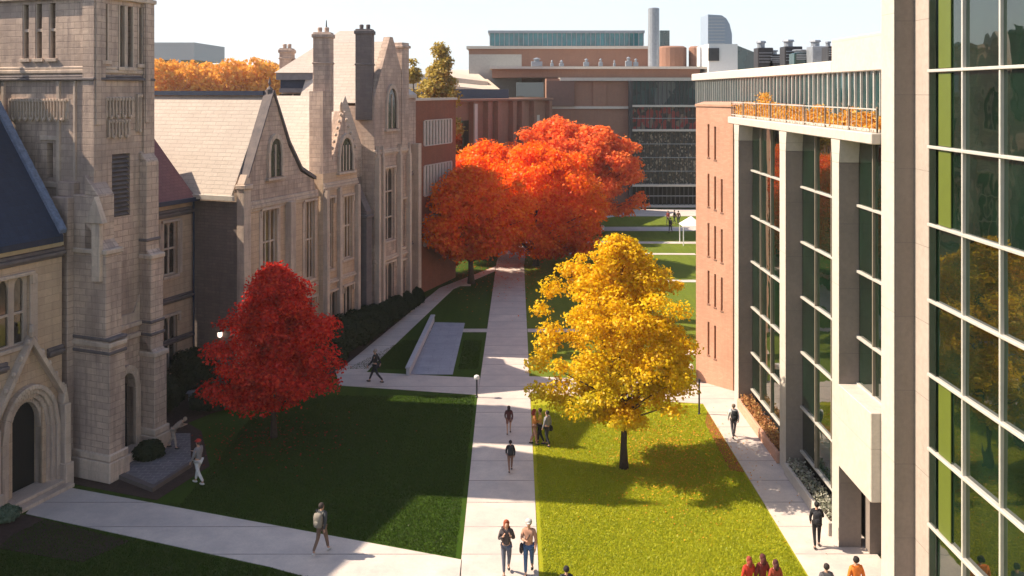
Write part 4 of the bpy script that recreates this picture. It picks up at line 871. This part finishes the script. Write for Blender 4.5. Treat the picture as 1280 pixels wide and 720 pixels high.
# terrace flowers on the glass building roof
n = 9000; fy = rng.uniform(28, YFAR, n); fz = 14.75+rng.random(n)**.8*(.42+.18*np.sin(fy*1.7)+.15*np.sin(fy*4.1)+.5*np.exp(-((fy-41.5)/1.2)**2)); fx = 12.05+rng.normal(size=n)*.15
ORF = leafmat('terrace_flowers', [(.40, .16, .02), (.75, .32, .03), (.80, .45, .10), (.35, .30, .05)], .4, scale=2)
o = stuff(leaves_mesh('terrace_flowers', ORF, np.stack([fx, fy, fz], 1), rng.normal(size=(n, 3)), .055)); o['label'] = 'orange flowers massed behind the terrace railing'
tp = thing('planter_trough', 'long pale trough of orange flowers on the glass building terrace', 'planter', (12.4, 37, 14.6)); MB().box(11.8, 12.3, 28, YFAR-.1, 14.665, 14.76).build('trough', ROOFC, tp)
# planters along the glass front
def planter(label, y0, y1, mat, seed, flowers):
    pl = thing('planter', label, 'planter', (11.75, (y0+y1)/2, 0), 0, 'low planters along the glass front')
    m = MB(); m.box(11.35, 11.5, y0, y1, .03, .5); m.box(11.5, 12.05, y0, y0+.15, .03, .5); m.box(11.5, 12.05, y1-.15, y1, .03, .5); m.build('kerb', mat, pl, bevel=.02); MB().box(11.5, 12.05, y0+.15, y1-.15, .03, .42).build('soil', SOIL, pl)
    rd = np.random.default_rng(seed); n = int((y1-y0)*260); p = np.stack([rd.uniform(11.45, 12.05, n), rd.uniform(y0+.1, y1-.1, n), .42+rd.random(n)*.35], 1); leaves_mesh('plants', flowers, p, rd.normal(size=(n, 3)), .05, pl)
planter('salmon brick planter along the far glass bay', 37.4, 44.0, BRICKP, 1, leafmat('bronze_leaves', [(.2, .08, .03), (.45, .2, .08), (.5, .35, .12)], .3, scale=2))
planter('pale planter of mixed shrubs along the middle glass bay', 31.3, 36.4, CONC, 2, leafmat('grey_leaves', [(.1, .12, .07), (.3, .3, .22), (.55, .5, .42)], .3, scale=2))

# ------------------------------------------------------------------ grass tufts and fallen leaves
def grass(name, label, mat, xr, yr, n, hgt, excl):
    x = rng.uniform(*xr, n*2); y = yr[0]+(yr[1]-yr[0])*rng.random(n*2)**1.3; keep = ~excl(x, y); x, y = x[keep][:n], y[keep][:n]; n = len(x)
    a = rng.uniform(0, 2*np.pi, n); w = .012+.01*rng.random(n); h = hgt*(.5+rng.random(n)); lx = rng.normal(size=n)*h*.4; ly = rng.normal(size=n)*h*.4
    v = np.stack([np.stack([x-w*np.cos(a), y-w*np.sin(a), 0*x], 1), np.stack([x+w*np.cos(a), y+w*np.sin(a), 0*x], 1), np.stack([x+lx, y+ly, h], 1)], 1).reshape(-1, 3)
    me = bpy.data.meshes.new(name); me.vertices.add(3*n); me.vertices.foreach_set('co', v.ravel()); me.loops.add(3*n); me.loops.foreach_set('vertex_index', np.arange(3*n)); me.polygons.add(n); me.polygons.foreach_set('loop_start', np.arange(0, 3*n, 3)); me.polygons.foreach_set('loop_total', np.full(n, 3)); me.update(calc_edges=True); me.materials.append(mat)
    o = bpy.data.objects.new(name, me); C.objects.link(o); stuff(o); o['label'] = label
GB_R = leafmat('autumn_grass_blades', [(.24, .30, .015), (.38, .41, .02), (.52, .48, .03)], .4, scale=.4)
GB_L = leafmat('shade_dark_blades', [(.026, .058, .005), (.042, .080, .008), (.06, .092, .010)], .4, scale=.4)  # blades darkened to match the shade painted into the left lawn
grass('grass', 'yellow green autumn grass right of the walk', GB_R, (1.05, 9.7), (26.5, 46), 170000, .055, lambda x, y: ((y > 44.4) & (y < 49.1)))
def exl(x, y):
    low = 35.45+(x+18.7)*(-.3365); bot = 33.0-(x+18.4)*.36
    return ((y < low+.1) & (y > bot-.1)) | ((y > 45.8) & (y < 50.1) & (x > -10.4)) | ((x > -5.9) & (x < -3.1) & (y > 49) & (y < 60.5)) | (x < -18.6+(y-30)*.45) | ((x < -12.8) & (y < 43) & (y > 33.8))
grass('grass', 'short grass left of the walk, darkened in colour for shade', GB_L, (-18, -1.95), (26.5, 56), 170000, .055, exl)
def litter(name, label, mat, cx, cy, sx, sy, n, size=.05):
    x = cx+rng.normal(size=n)*sx; y = cy+rng.normal(size=n)*sy; p = np.stack([x, y, .035+.03*rng.random(n)], 1); o = leaves_mesh(name, mat, p, rng.normal(size=(n, 3))*.25+np.array([0, 0, 1]), size); stuff(o); o['label'] = label
litter('fallen_leaves', 'amber leaves fallen on the right lawn below the yellow maple', leafmat('fallen_amber', [(.45, .15, .02), (.7, .3, .03), (.7, .42, .05)], .3, scale=1), 7.0, 38.2, 1.6, 2.6, 2600, .035)
litter('fallen_leaves', 'dark red leaves fallen around the crimson maple', leafmat('fallen_red', [(.15, .01, .01), (.35, .02, .01), (.3, .05, .02)], .3, scale=1), -11.2, 40, 1.8, 1.6, 450, .045)
litter('fallen_leaves', 'orange leaves scattered on the middle walk under the orange trees', leafmat('fallen_orange', [(.45, .06, .01), (.7, .16, .02)], .3, scale=1), 0, 79, 4.0, 6, 1500, .06)

# =================================================================== small things
tr = sheet('brick_terrace', [(-16.45, 36.2), (-14.4, 34.9), (-13.7, 37.2), (-14.9, 40.4), (-16.0, 40.4)], .16, PAVER, .16)
m = MB(); m.slab([(-16.5, 36.1), (-14.35, 34.75), (-14.33, 35.0), (-16.42, 36.4)], .0, .19); m.slab([(-14.32, 34.75), (-13.6, 37.15), (-13.78, 37.2), (-14.45, 34.95)], .0, .188)
tag(m.build('terrace_kerb', plain('terrace_edge', (.14, .11, .10), .9, .3)), 'dark stone kerb edging the brick terrace by the bell tower', 'kerb')
lw = MB(); lw.slab([(-5.95, 49.0), (-5.75, 49.0), (-5.38, 60.5), (-5.6, 60.5)], 0, .42); lw.slab([(-6.0, 48.95), (-5.7, 48.95), (-5.33, 60.55), (-5.65, 60.55)], .422, .5)
tag(lw.build('low_wall', plain('pale_wall', (.42, .42, .45), .8, .2), bevel=.02), 'low pale wall along the left side of the grey paved court', 'wall')
be = thing('stone_bench', 'plain grey stone bench in the dark bed beside the flank wall', 'bench', (*g(246, 500), 0)); q = g(246, 500)
MB().box(q[0]-.5, q[0]+.4, q[1]-.2, q[1]+.25, .36, .46).build('seat', BLUEST, be, bevel=.02)
for s in (-.38, .2): MB().box(q[0]+s, q[0]+s+.14, q[1]-.16, q[1]+.2, 0, .36).build('leg', BLUEST, be)
def bollard(label, x, y, h, head):
    b = thing('bollard_light' if head else 'dark_post', label, 'bollard' if head else 'post', (x, y, 0))
    MB().lathe(x, y, [(.07, .02), (.07, .06), (.045, .08), (.045, h)], 10).build('post', DKMET, b, smooth=False)
    if head: MB().lathe(x, y, [(.05, h), (.13, h+.03), (.15, h+.12), (.12, h+.2), (.02, h+.24)], 12).build('lamp_head', WHITE, b)
    else: MB().lathe(x, y, [(.05, h), (.075, h+.02), (.06, h+.09), (.01, h+.12)], 10).build('cap', DKMET, b)
bollard('white topped bollard at the left corner of the walk crossing', *g(596, 497), .95, True)
bollard('slim dark post on the lawn corner beside the right pavement', *g(874, 518), 1.65, False)
tb_ = thing('litter_bin', 'black litter bin with white lid near the salmon brick wing', 'bin', (*g(861, 477), 0)); q = g(861, 477)
MB().lathe(q[0], q[1], [(.2, .02), (.24, .7), (.26, .72)], 12).build('drum', DKMET, tb_); MB().lathe(q[0], q[1], [(.27, .72), (.27, .84), (.2, .95), (.03, 1.0)], 12).build('lid', WHITE, tb_)
sbn = thing('slatted_bench', 'orange timber slatted bench in the porch under the white spandrel panel', 'bench', (13.2, 29.4, 0))
m = MB()
for i in range(4): m.box(13.3+i*.12, 13.4+i*.12, 28.0, 30.0, .46, .5)
m.build('seat', WOOD, sbn); m = MB()
for i in range(5): m.box(13.85, 13.89, 28.0, 30.0, .6+i*.16, .69+i*.16)
m.build('backrest', WOOD, sbn)
for y in (28.2, 29.7): MB().box(13.3, 13.85, y, y+.07, .03, .46).box(13.89, 13.94, y, y+.07, .03, 1.35).build('leg', DKMET, sbn)
# rooftop units on the penthouse
rl_ = ['tall twin rooftop unit, leftmost on the penthouse roof', 'low dark rooftop unit, second on the penthouse roof', 'tall dark rooftop unit in the middle of the penthouse roof', 'wide green rooftop unit right of the middle one', 'pale rooftop unit, right of the wide green one', 'small dark vent box beside the white upper parapet']
for i, (u, Y, w, h_, mt) in enumerate(((957, 56, 1.0, 1.5, DKMET), (972, 56, 1.1, .9, DKMET), (992, 53, 1.1, 1.4, DKMET), (1010, 51, 1.6, .7, TEALD), (1026, 50, 1.0, 1.2, GREYM), (1041, 46, .5, .9, DKMET))):
    X = xat(u, Y); r_ = thing('roof_unit', rl_[i], 'roof unit', (X, Y, 17.5), 0, 'units on the penthouse roof')
    MB().box(X-w/2, X+w/2, Y, Y+1, 17.52, 17.75+h_*.7).build('casing', mt, r_, bevel=.04)
    MB().lathe(X-w*.15, Y+.5, [(w*.25, 17.75+h_*.7), (w*.25, 17.75+h_*.9), (w*.34, 17.75+h_*.92), (w*.3, 17.75+h_)], 10).build('cowl', GREYM, r_)
    m = MB()
    for k in range(4): m.box(X-w*.42, X+w*.42, Y-.04, Y-.005, 17.85+k*.13*h_, 17.9+k*.13*h_)
    m.build('louvre', GREYM, r_)

# =================================================================== PEOPLE
def skinmesh(name, verts, edges, radii, mat, parent, sub=1, root=0):
    bm = bmesh.new(); lay = bm.verts.layers.skin.verify(); bv = [bm.verts.new(v) for v in verts]
    for i, v in enumerate(bv):
        r = radii[i]; v[lay].radius = (r, r) if not hasattr(r, '__len__') else r
        v[lay].use_root = (i == root)
    for a, b in edges: bm.edges.new((bv[a], bv[b]))
    me = bpy.data.meshes.new(name); bm.to_mesh(me); bm.free(); o = bpy.data.objects.new(name, me); C.objects.link(o)
    s = o.modifiers.new('Skin', 'SKIN'); s.use_smooth_shade = True; ss = o.modifiers.new('Sub', 'SUBSURF'); ss.levels = sub; ss.render_levels = sub
    bpy.context.view_layer.update(); dg = bpy.context.evaluated_depsgraph_get(); m2 = bpy.data.meshes.new_from_object(o.evaluated_get(dg)); m2.name = name
    o.modifiers.clear(); o.data = m2; bpy.data.meshes.remove(me); m2.materials.clear(); m2.materials.append(mat); o.parent = parent
    for p in m2.polygons: p.use_smooth = True
    return o
CL = {}
def cloth(c):
    k = tuple(round(x, 3) for x in c)
    if k not in CL: CL[k] = plain('cloth_%d' % len(CL), c, .85, .35, scale=9, bs=.3)
    return CL[k]
SKIN = plain('skin', (.50, .28, .19), .55, .1, bs=0); SKIND = plain('skin_dark', (.22, .11, .07), .5, .1, bs=0)
def person(label, x, y, face, H=1.72, top=(.05, .05, .06), bot=(.05, .05, .07), hair=(.03, .02, .015), skin=SKIN, stride=.28, arms=(0.1, .1), pack=None, hat=None, long_hair=False, bend=0, shoes=(.03, .03, .03), z0=.03, coat=False, bag=None, shorts=False):
    s = H/1.75; r = thing('person', label, 'person', (x, y, z0), 0)
    ca, sa = math.cos(face), math.sin(face)              # face: heading angle, local forward = +f
    def Pt(rt, fw, z):
        if bend and z > .95: k = (z-.95); fw, z = fw+k*math.sin(bend), .95+k*math.cos(bend)
        return Vector(((fw*ca+rt*sa)*s, (fw*sa-rt*ca)*s, z*s))
    V, E, Rr, ix = [], [], [], {}
    def A(n, p, rad, frm=None):
        ix[n] = len(V); V.append(Pt(*p)); Rr.append(rad*s if not hasattr(rad, '__len__') else (rad[0]*s, rad[1]*s))
        if frm: E.append((ix[frm], ix[n]))
    A('pel', (0, 0, .96), .115); A('wst', (0, 0, 1.1), .10, 'pel'); A('chs', (0, .01, 1.30), .125, 'wst'); A('nkb', (0, 0, 1.46), .06, 'chs'); A('nk', (0, .01, 1.52), .05, 'nkb'); A('jaw', (0, .03, 1.575), .065, 'nk'); A('hd', (0, .02, 1.645), .085, 'jaw'); A('tp', (0, .01, 1.715), .055, 'hd'); A('ns', (0, .115, 1.625), .014, 'hd')
    legs, armsp = {}, {}
    for sd, q in (('r', 1), ('l', -1)):
        st = stride*q; k = (.095*q, st*.45+.03, .52); an = (.09*q, st-(.10 if st < 0 else 0), .09+(.05 if st < -.1 else 0)); hp = (.095*q, 0, .90)
        A('hp'+sd, hp, .085, 'pel'); A('kn'+sd, k, .055, 'hp'+sd); A('an'+sd, an, .036, 'kn'+sd); A('ft'+sd, (an[0]*1.1, an[1]+.13, an[2]-.05), .03, 'an'+sd); legs[sd] = (hp, k, an)
        mode = arms[0 if q == 1 else 1]; sh = (.175*q, 0, 1.42)
        if mode == 'strap': el = (.25*q, .03, 1.17); wr = (.13*q, .16, 1.30); hn = (.10*q, .17, 1.36)
        elif mode == 'fwd': el = (.22*q, .08, 1.18); wr = (.10*q, .28, 1.22); hn = (.06*q, .34, 1.24)
        elif mode == 'up': el = (.24*q, .12, 1.30); wr = (.14*q, .18, 1.52); hn = (.12*q, .16, 1.60)
        else: sw_ = -stride*q*.8*1; el = (.235*q, sw_*.4-.02, 1.15); wr = (.22*q, sw_+.04, .93); hn = (.21*q, sw_+.07, .86)
        A('sh'+sd, sh, .062, 'chs'); A('el'+sd, el, .042, 'sh'+sd); A('wr'+sd, wr, .028, 'el'+sd); A('hn'+sd, hn, (.034, .022), 'wr'+sd); armsp[sd] = (sh, el, wr)
        d = Vector(hn)-Vector(wr); d = d.normalized()
        for fi in range(4):
            o_ = (fi-1.5)*.019; L1 = (.045, .052, .048, .038)[fi]; a1 = Vector(hn)+d*L1+Vector((0, o_, 0)); a2 = a1+d*.022+Vector((-.012*q, o_*.2, 0))
            A('f%d%s' % (fi, sd), tuple(a1), .0095, 'hn'+sd); A('g%d%s' % (fi, sd), tuple(a2), .008, 'f%d%s' % (fi, sd))
        A('th'+sd, tuple(Vector(wr)+d*.05+Vector((-.02*q, .04, 0))), .010, 'wr'+sd)
    skinmesh('body', V, E, Rr, skin, r, 1)
    def sub(name, chain, mat, extra=.0, root=0):           # chain: list of (list of (pt, radius)) branches joined at first vertex
        vv, ee, rr = [], [], []
        for bi, br in enumerate(chain):
            prev = None if bi == 0 else 0
            for j, (p, rad) in enumerate(br):
                vv.append(Pt(*p)); rr.append(rad*s); 
                if prev is not None: ee.append((prev, len(vv)-1))
                prev = len(vv)-1
        return skinmesh(name, vv, ee, rr, mat, r, 1)
    tz = .80 if coat else .92
    sub('jacket', [[((0, 0, 1.30), .152), ((0, 0, 1.12), .135), ((0, 0, tz), .15 if coat else .135)], [((0, 0, 1.47), .075)]]+[[(armsp[k][0], .078), (armsp[k][1], .058), (armsp[k][2], .040)] for k in 'rl'], cloth(top))
    lg = []
    for k in 'rl':
        hp, kn, an = legs[k]
        lg.append([(hp, .102), (kn, .070), ((an[0], an[1], an[2]+.04), .05)] if not shorts else [(hp, .10), ((kn[0], kn[1], kn[2]+.1), .085)])
    sub('trousers', [[((0, 0, .97), .128)]]+lg, cloth(bot))
    fr_ = Frame(face-math.pi/2, (x, y, z0)); mS = MB(fr_)
    for k in 'rl':
        an = legs[k][2]; q = 1 if k == 'r' else -1; zb = max(0, (an[2]-.09))*s
        mS.blob((an[0]*s*1.05, (an[1]+.05)*s, zb+.042*s), (.048*s, .13*s, .045*s), 8, 5)
    mS.build('shoes', cloth(shoes), r, smooth=True)
    hc = Pt(0, -.012, 1.668); hw = MB(Frame(0, (x, y, z0))); fwd = Vector((ca, sa, 0))
    def hf(d):
        dd = Vector(d); f = dd.dot(fwd); return .86 if (f > .35 and d[2] < .45) else 1.0
    hw.blob(tuple(hc), (.104*s, .104*s, .105*s), 12, 8, hf)
    if long_hair: b_ = Pt(0, -.06, 1.56); hw.blob(tuple(b_), (.10*s, .10*s, .16*s), 10, 6)
    hw.build('hair', cloth(hair), r, smooth=True)
    if hat:
        c = Pt(0, 0, 1.71); hm = MB(Frame(0, (x, y, z0))); hm.blob(tuple(c), (.112*s, .112*s, .085*s), 12, 6); c2 = Pt(0, .11, 1.69); hm.blob(tuple(c2), (.07*s, .07*s, .014*s), 10, 4); hm.build('hat', cloth(hat), r, smooth=True)
    if pack:
        pm = MB(Frame(face-math.pi/2, (x, y, z0))); bz = (1.0, 1.42)
        o_ = math.sin(bend)*.25
        pm.blob((0, (-.20+o_)*s, 1.22*s*(math.cos(bend)*.25+.75)), (.16*s, .10*s, .24*s), 12, 8, lambda d: 1/max(.75, max(abs(d[0]), abs(d[1]), abs(d[2]))))
        pm.blob((0, (-.29+o_)*s, 1.12*s), (.11*s, .045*s, .11*s), 10, 6, lambda d: 1/max(.8, max(abs(d[0]), abs(d[1]), abs(d[2]))))
        pk = pm.build('backpack', cloth(pack), r, smooth=True)
        st_ = MB(Frame(face-math.pi/2, (x, y, z0)))
        for q in (1, -1): st_.tube([(.1*q*s, -.12*s, 1.40*s), (.1*q*s, .0, 1.50*s), (.1*q*s, .13*s, 1.40*s), (.11*q*s, .15*s, 1.22*s), (.13*q*s, .0, 1.05*s), (.1*q*s, -.14*s, 1.04*s)], .018*s, 6)
        st_.build('strap', cloth(pack), pk)
    if bag:
        bm_ = MB(Frame(face-math.pi/2, (x, y, z0))); bm_.blob((.24*s, -.02, .82*s), (.06*s, .15*s, .14*s), 10, 6, lambda d: 1/max(.78, max(abs(d[0]), abs(d[1]), abs(d[2])))); bm_.tube([(.2*s, 0, .95*s), (.0, .14*s, 1.25*s), (-.12*s, .0, 1.47*s)], .015*s, 5); bm_.build('shoulder_bag', cloth(bag), r)
    return r
AW, TO = math.pi/2, -math.pi/2                      # walking away from / towards the camera
person('red haired person in dark jacket with backpack, left of the near pair', *g(633, 719), TO+.1, 1.78, (.09, .07, .07), (.12, .13, .17), (.35, .08, .03), arms=('strap', 'strap'), pack=(.05, .03, .03), long_hair=True, stride=.12)
person('person in peach jacket, blue jeans and white cap, right of the near pair', *g(661, 719), TO-.1, 1.80, (.50, .26, .17), (.06, .12, .24), (.25, .2, .16), hat=(.65, .6, .55), bag=(.05, .04, .04), stride=.15, arms=('fwd', .1))
person('person in dark jacket and brown trousers with pale shoulder pack on the diagonal walk', *g(402, 692), math.radians(65), 1.72, (.05, .055, .06), (.20, .12, .085), (.05, .035, .03), pack=(.25, .22, .18), shoes=(.6, .58, .55), stride=.25)
person('person in grey top, white trousers and red cap standing by the brick terrace', *g(248, 606), math.radians(160), 1.80, (.28, .25, .25), (.72, .68, .66), (.1, .05, .04), hat=(.55, .03, .02), stride=.2, arms=('fwd', .1), shoes=(.7, .66, .6))
person('person in tan clothes bending forward at the tower side of the brick terrace', -15.0, 38.6, math.radians(10), 1.62, (.38, .28, .22), (.42, .33, .27), (.4, .3, .22), bend=.9, arms=('fwd', 'fwd'), stride=.15, z0=.17)
person('person in black with pale scarf striding along the cross path beside the paved court', *g(469, 479), math.radians(170), 1.85, (.025, .027, .035), (.02, .025, .04), (.45, .38, .32), stride=.34, bag=(.03, .03, .04))
person('person in dark maroon coat, upper of the two walking away mid walk', *g(636, 543), AW, 1.30, (.10, .03, .03), (.28, .12, .09), (.04, .02, .02), coat=True, long_hair=True, stride=.22, shorts=True)
person('person in black top and brown trousers, lower of the two walking away mid walk', *g(638, 590), AW+.1, 1.30, (.03, .025, .03), (.30, .15, .10), (.03, .02, .02), pack=(.03, .03, .035), stride=.22)
GG = 'group talking at the walk edge under the yellow maple'
for lb, u, v, fc, tp_, bt_, hr, kw in (('orange topped person, leftmost of the group under the yellow maple', 668, 556, 0, (.60, .22, .05), (.35, .18, .12), (.28, .04, .02), dict(long_hair=True, arms=('fwd', .1))),
    ('person in yellow top and black trousers, middle of the group under the yellow maple', 675, 555, math.pi, (.62, .38, .05), (.015, .015, .02), (.06, .03, .02), dict(arms=(.1, 'fwd'))),
    ('person in grey with dark shoulder bag, rightmost of the group under the yellow maple', 684, 558, math.pi*.8, (.30, .29, .30), (.04, .04, .05), (.04, .03, .03), dict(bag=(.03, .03, .03)))):
    person(lb, *g(u, v), fc, 1.58, tp_, bt_, hr, stride=.1, **kw)['group'] = GG
person('person all in black with large backpack on the right pavement', *g(1021, 685), AW-.2, 1.58, (.012, .012, .016), (.012, .012, .016), (.01, .01, .01), pack=(.02, .02, .025), stride=.1, arms=('strap', .1))
person('person in white shirt with black backpack on the sunlit pavement by the far glass bay', *g(917, 548), AW, 1.55, (.72, .70, .68), (.10, .09, .10), (.2, .14, .1), pack=(.02, .02, .025), stride=.22)
RG = 'people in red cropped by the bottom edge of the right lawn'
qh = lambda u, v, H: ((u-640)/F*(F*(16-H)/(v-114)), F*(16-H)/(v-114))
for lb, u, v, tp_, hr, H in (('person in bright red, leftmost of the red trio at the bottom edge', 936, 697, (.55, .04, .02), (.30, .05, .03), 1.6), ('person in dark maroon, middle of the red trio at the bottom edge', 953, 694, (.22, .03, .025), (.1, .02, .02), 1.65), ('person in rust red, rightmost of the red trio at the bottom edge', 969, 701, (.35, .06, .03), (.08, .02, .02), 1.6)):
    person(lb, *qh(u, v, H), AW+.4, H, tp_, (.1, .06, .06), hr, stride=.1, long_hair=True)['group'] = RG
person('person with dark hair and black jacket, head at the bottom edge beside the walk', *qh(708, 709, 1.6), AW, 1.6, (.03, .03, .04), (.05, .05, .07), (.02, .015, .02), stride=.1)
person('person in grey jacket at the bottom edge, left of the orange jacketed one', *qh(1033, 706, 1.6), AW, 1.6, (.12, .11, .12), (.05, .05, .07), (.03, .02, .02), stride=.1)
person('person in blazing orange jacket with dark hair at the bottom edge of the pavement', *qh(1070, 697, 1.7), AW+.2, 1.7, (.85, .22, .03), (.06, .06, .08), (.02, .015, .015), stride=.12)
for lb, u, v, tp_ in (('tiny person in dark red on the far bright walk, left one', 835, 281, (.25, .05, .04)), ('tiny person in black on the far bright walk, middle one', 843, 280, (.03, .03, .03)), ('tiny person in brown on the far bright walk, right one', 848, 281, (.2, .1, .06)), ('tiny person in dark clothes on the far lawn path before the white tent', 838, 291, (.04, .03, .04))):
    person(lb, *g(u, v), random.uniform(0, 6), 1.65, tp_, (.04, .04, .05), stride=.15)
# far garden table/canopy near the orange trees
q = g(745, 291); cs = thing('garden_table', 'small round table with white cloth beside the rightmost orange tree', 'table', (*q, 0))
MB().lathe(*q, [(.9, .35), (.95, .72), (.95, .76)], 14).build('tablecloth', WHITE, cs); MB().lathe(*q, [(.35, .02), (.08, .06), (.08, .72)], 10).build('leg', DKMET, cs)
q = g(864, 305); pa = thing('white_canopy', 'small white canopy standing on the far sunlit lawn near the salmon wing', 'canopy', (*q, 0))
MB().prism([(q[0]-1.1, q[1]-1.1, 2.0), (q[0]+1.1, q[1]-1.1, 2.0), (q[0]+1.1, q[1]+1.1, 2.0), (q[0]-1.1, q[1]+1.1, 2.0)], [(q[0]-.05, q[1]-.05, 2.9), (q[0]+.05, q[1]-.05, 2.9), (q[0]+.05, q[1]+.05, 2.9), (q[0]-.05, q[1]+.05, 2.9)]).build('roof', WHITE, pa)
for a in (-1, 1):
    for b in (-1, 1): MB().tube([(q[0]+a, q[1]+b, 0), (q[0]+a, q[1]+b, 2.05)], .05, 6).build('leg', WHITE, pa)

# autumn haze in the air
hb = MB().box(-420, 420, -60, 620, -1.2, 60); hm = bpy.data.materials.new('air_haze'); hm.use_nodes = True; hn = hm.node_tree; hn.nodes.remove(hn.nodes['Principled BSDF'])
pv = hn.nodes.new('ShaderNodeVolumePrincipled'); pv.inputs['Color'].default_value = (1, .96, .90, 1); pv.inputs['Density'].default_value = .0003; pv.inputs['Anisotropy'].default_value = .3; hn.links.new(pv.outputs[0], hn.nodes['Material Output'].inputs['Volume'])
ho = stuff(hb.build('haze', hm)); ho['label'] = 'thin warm autumn haze over the whole campus'
# =================================================================== LIGHT, CAMERA
sc = bpy.context.scene
EL, SV = math.radians(43), Vector((-.993, .12, 0)).normalized()
sdir = Vector((SV.x*math.cos(EL), SV.y*math.cos(EL), math.sin(EL)))
w = bpy.data.worlds.new('World'); sc.world = w; w.use_nodes = True; nt = w.node_tree; bg = nt.nodes['Background']
sky = nt.nodes.new('ShaderNodeTexSky'); sky.sky_type = 'NISHITA'; sky.sun_disc = False; sky.sun_elevation = EL; sky.sun_rotation = math.atan2(sdir.x, sdir.y) % (2*math.pi)
sky.air_density = 1.0; sky.dust_density = 1.2; sky.ozone_density = 1.0
tcw = nt.nodes.new('ShaderNodeTexCoord'); spw = nt.nodes.new('ShaderNodeSeparateXYZ'); nt.links.new(tcw.outputs['Generated'], spw.inputs[0])
mrw = nt.nodes.new('ShaderNodeMapRange'); mrw.interpolation_type = 'SMOOTHSTEP'; nt.links.new(spw.outputs[2], mrw.inputs[0]); mrw.inputs[1].default_value = -.02; mrw.inputs[2].default_value = .6; mrw.inputs[3].default_value = .85; mrw.inputs[4].default_value = 0
mpw = nt.nodes.new('ShaderNodeMapping'); mpw.inputs['Scale'].default_value = (1, 1, 5); nt.links.new(tcw.outputs['Generated'], mpw.inputs[0]); nzw = noise(nt, mpw.outputs[0], 2.2, 5, .55)
mlw = nt.nodes.new('ShaderNodeMath'); mlw.operation = 'MULTIPLY'; nt.links.new(mrw.outputs[0], mlw.inputs[0]); nt.links.new(ramp(nt, nzw, .2, .7, (.75, .75, .75), (1, 1, 1)), mlw.inputs[1])
nt.links.new(mixc(nt, mlw.outputs[0], sky.outputs[0], (4.5, 4.95, 5.45)), bg.inputs[0]); bg.inputs[1].default_value = .11
sd = bpy.data.lights.new('sun', 'SUN'); sd.energy = 5.0; sd.angle = math.radians(.5); sd.color = (1, .86, .68); so = bpy.data.objects.new('sun', sd); C.objects.link(so); so.rotation_euler = sdir.to_track_quat('Z', 'Y').to_euler()
cd = bpy.data.cameras.new('camera'); co = bpy.data.objects.new('camera', cd); C.objects.link(co); co.location = (0, 0, CAM_H); co.rotation_euler = (math.pi/2, 0, 0)
cd.sensor_width = 36; cd.lens = 36*F/1280; cd.shift_y = -246/1280; cd.clip_end = 4000; cd.clip_start = .1; sc.camera = co
vs = sc.view_settings; vs.view_transform = 'Standard'; vs.look = 'None'; vs.gamma = 1; vs.exposure = 1.0
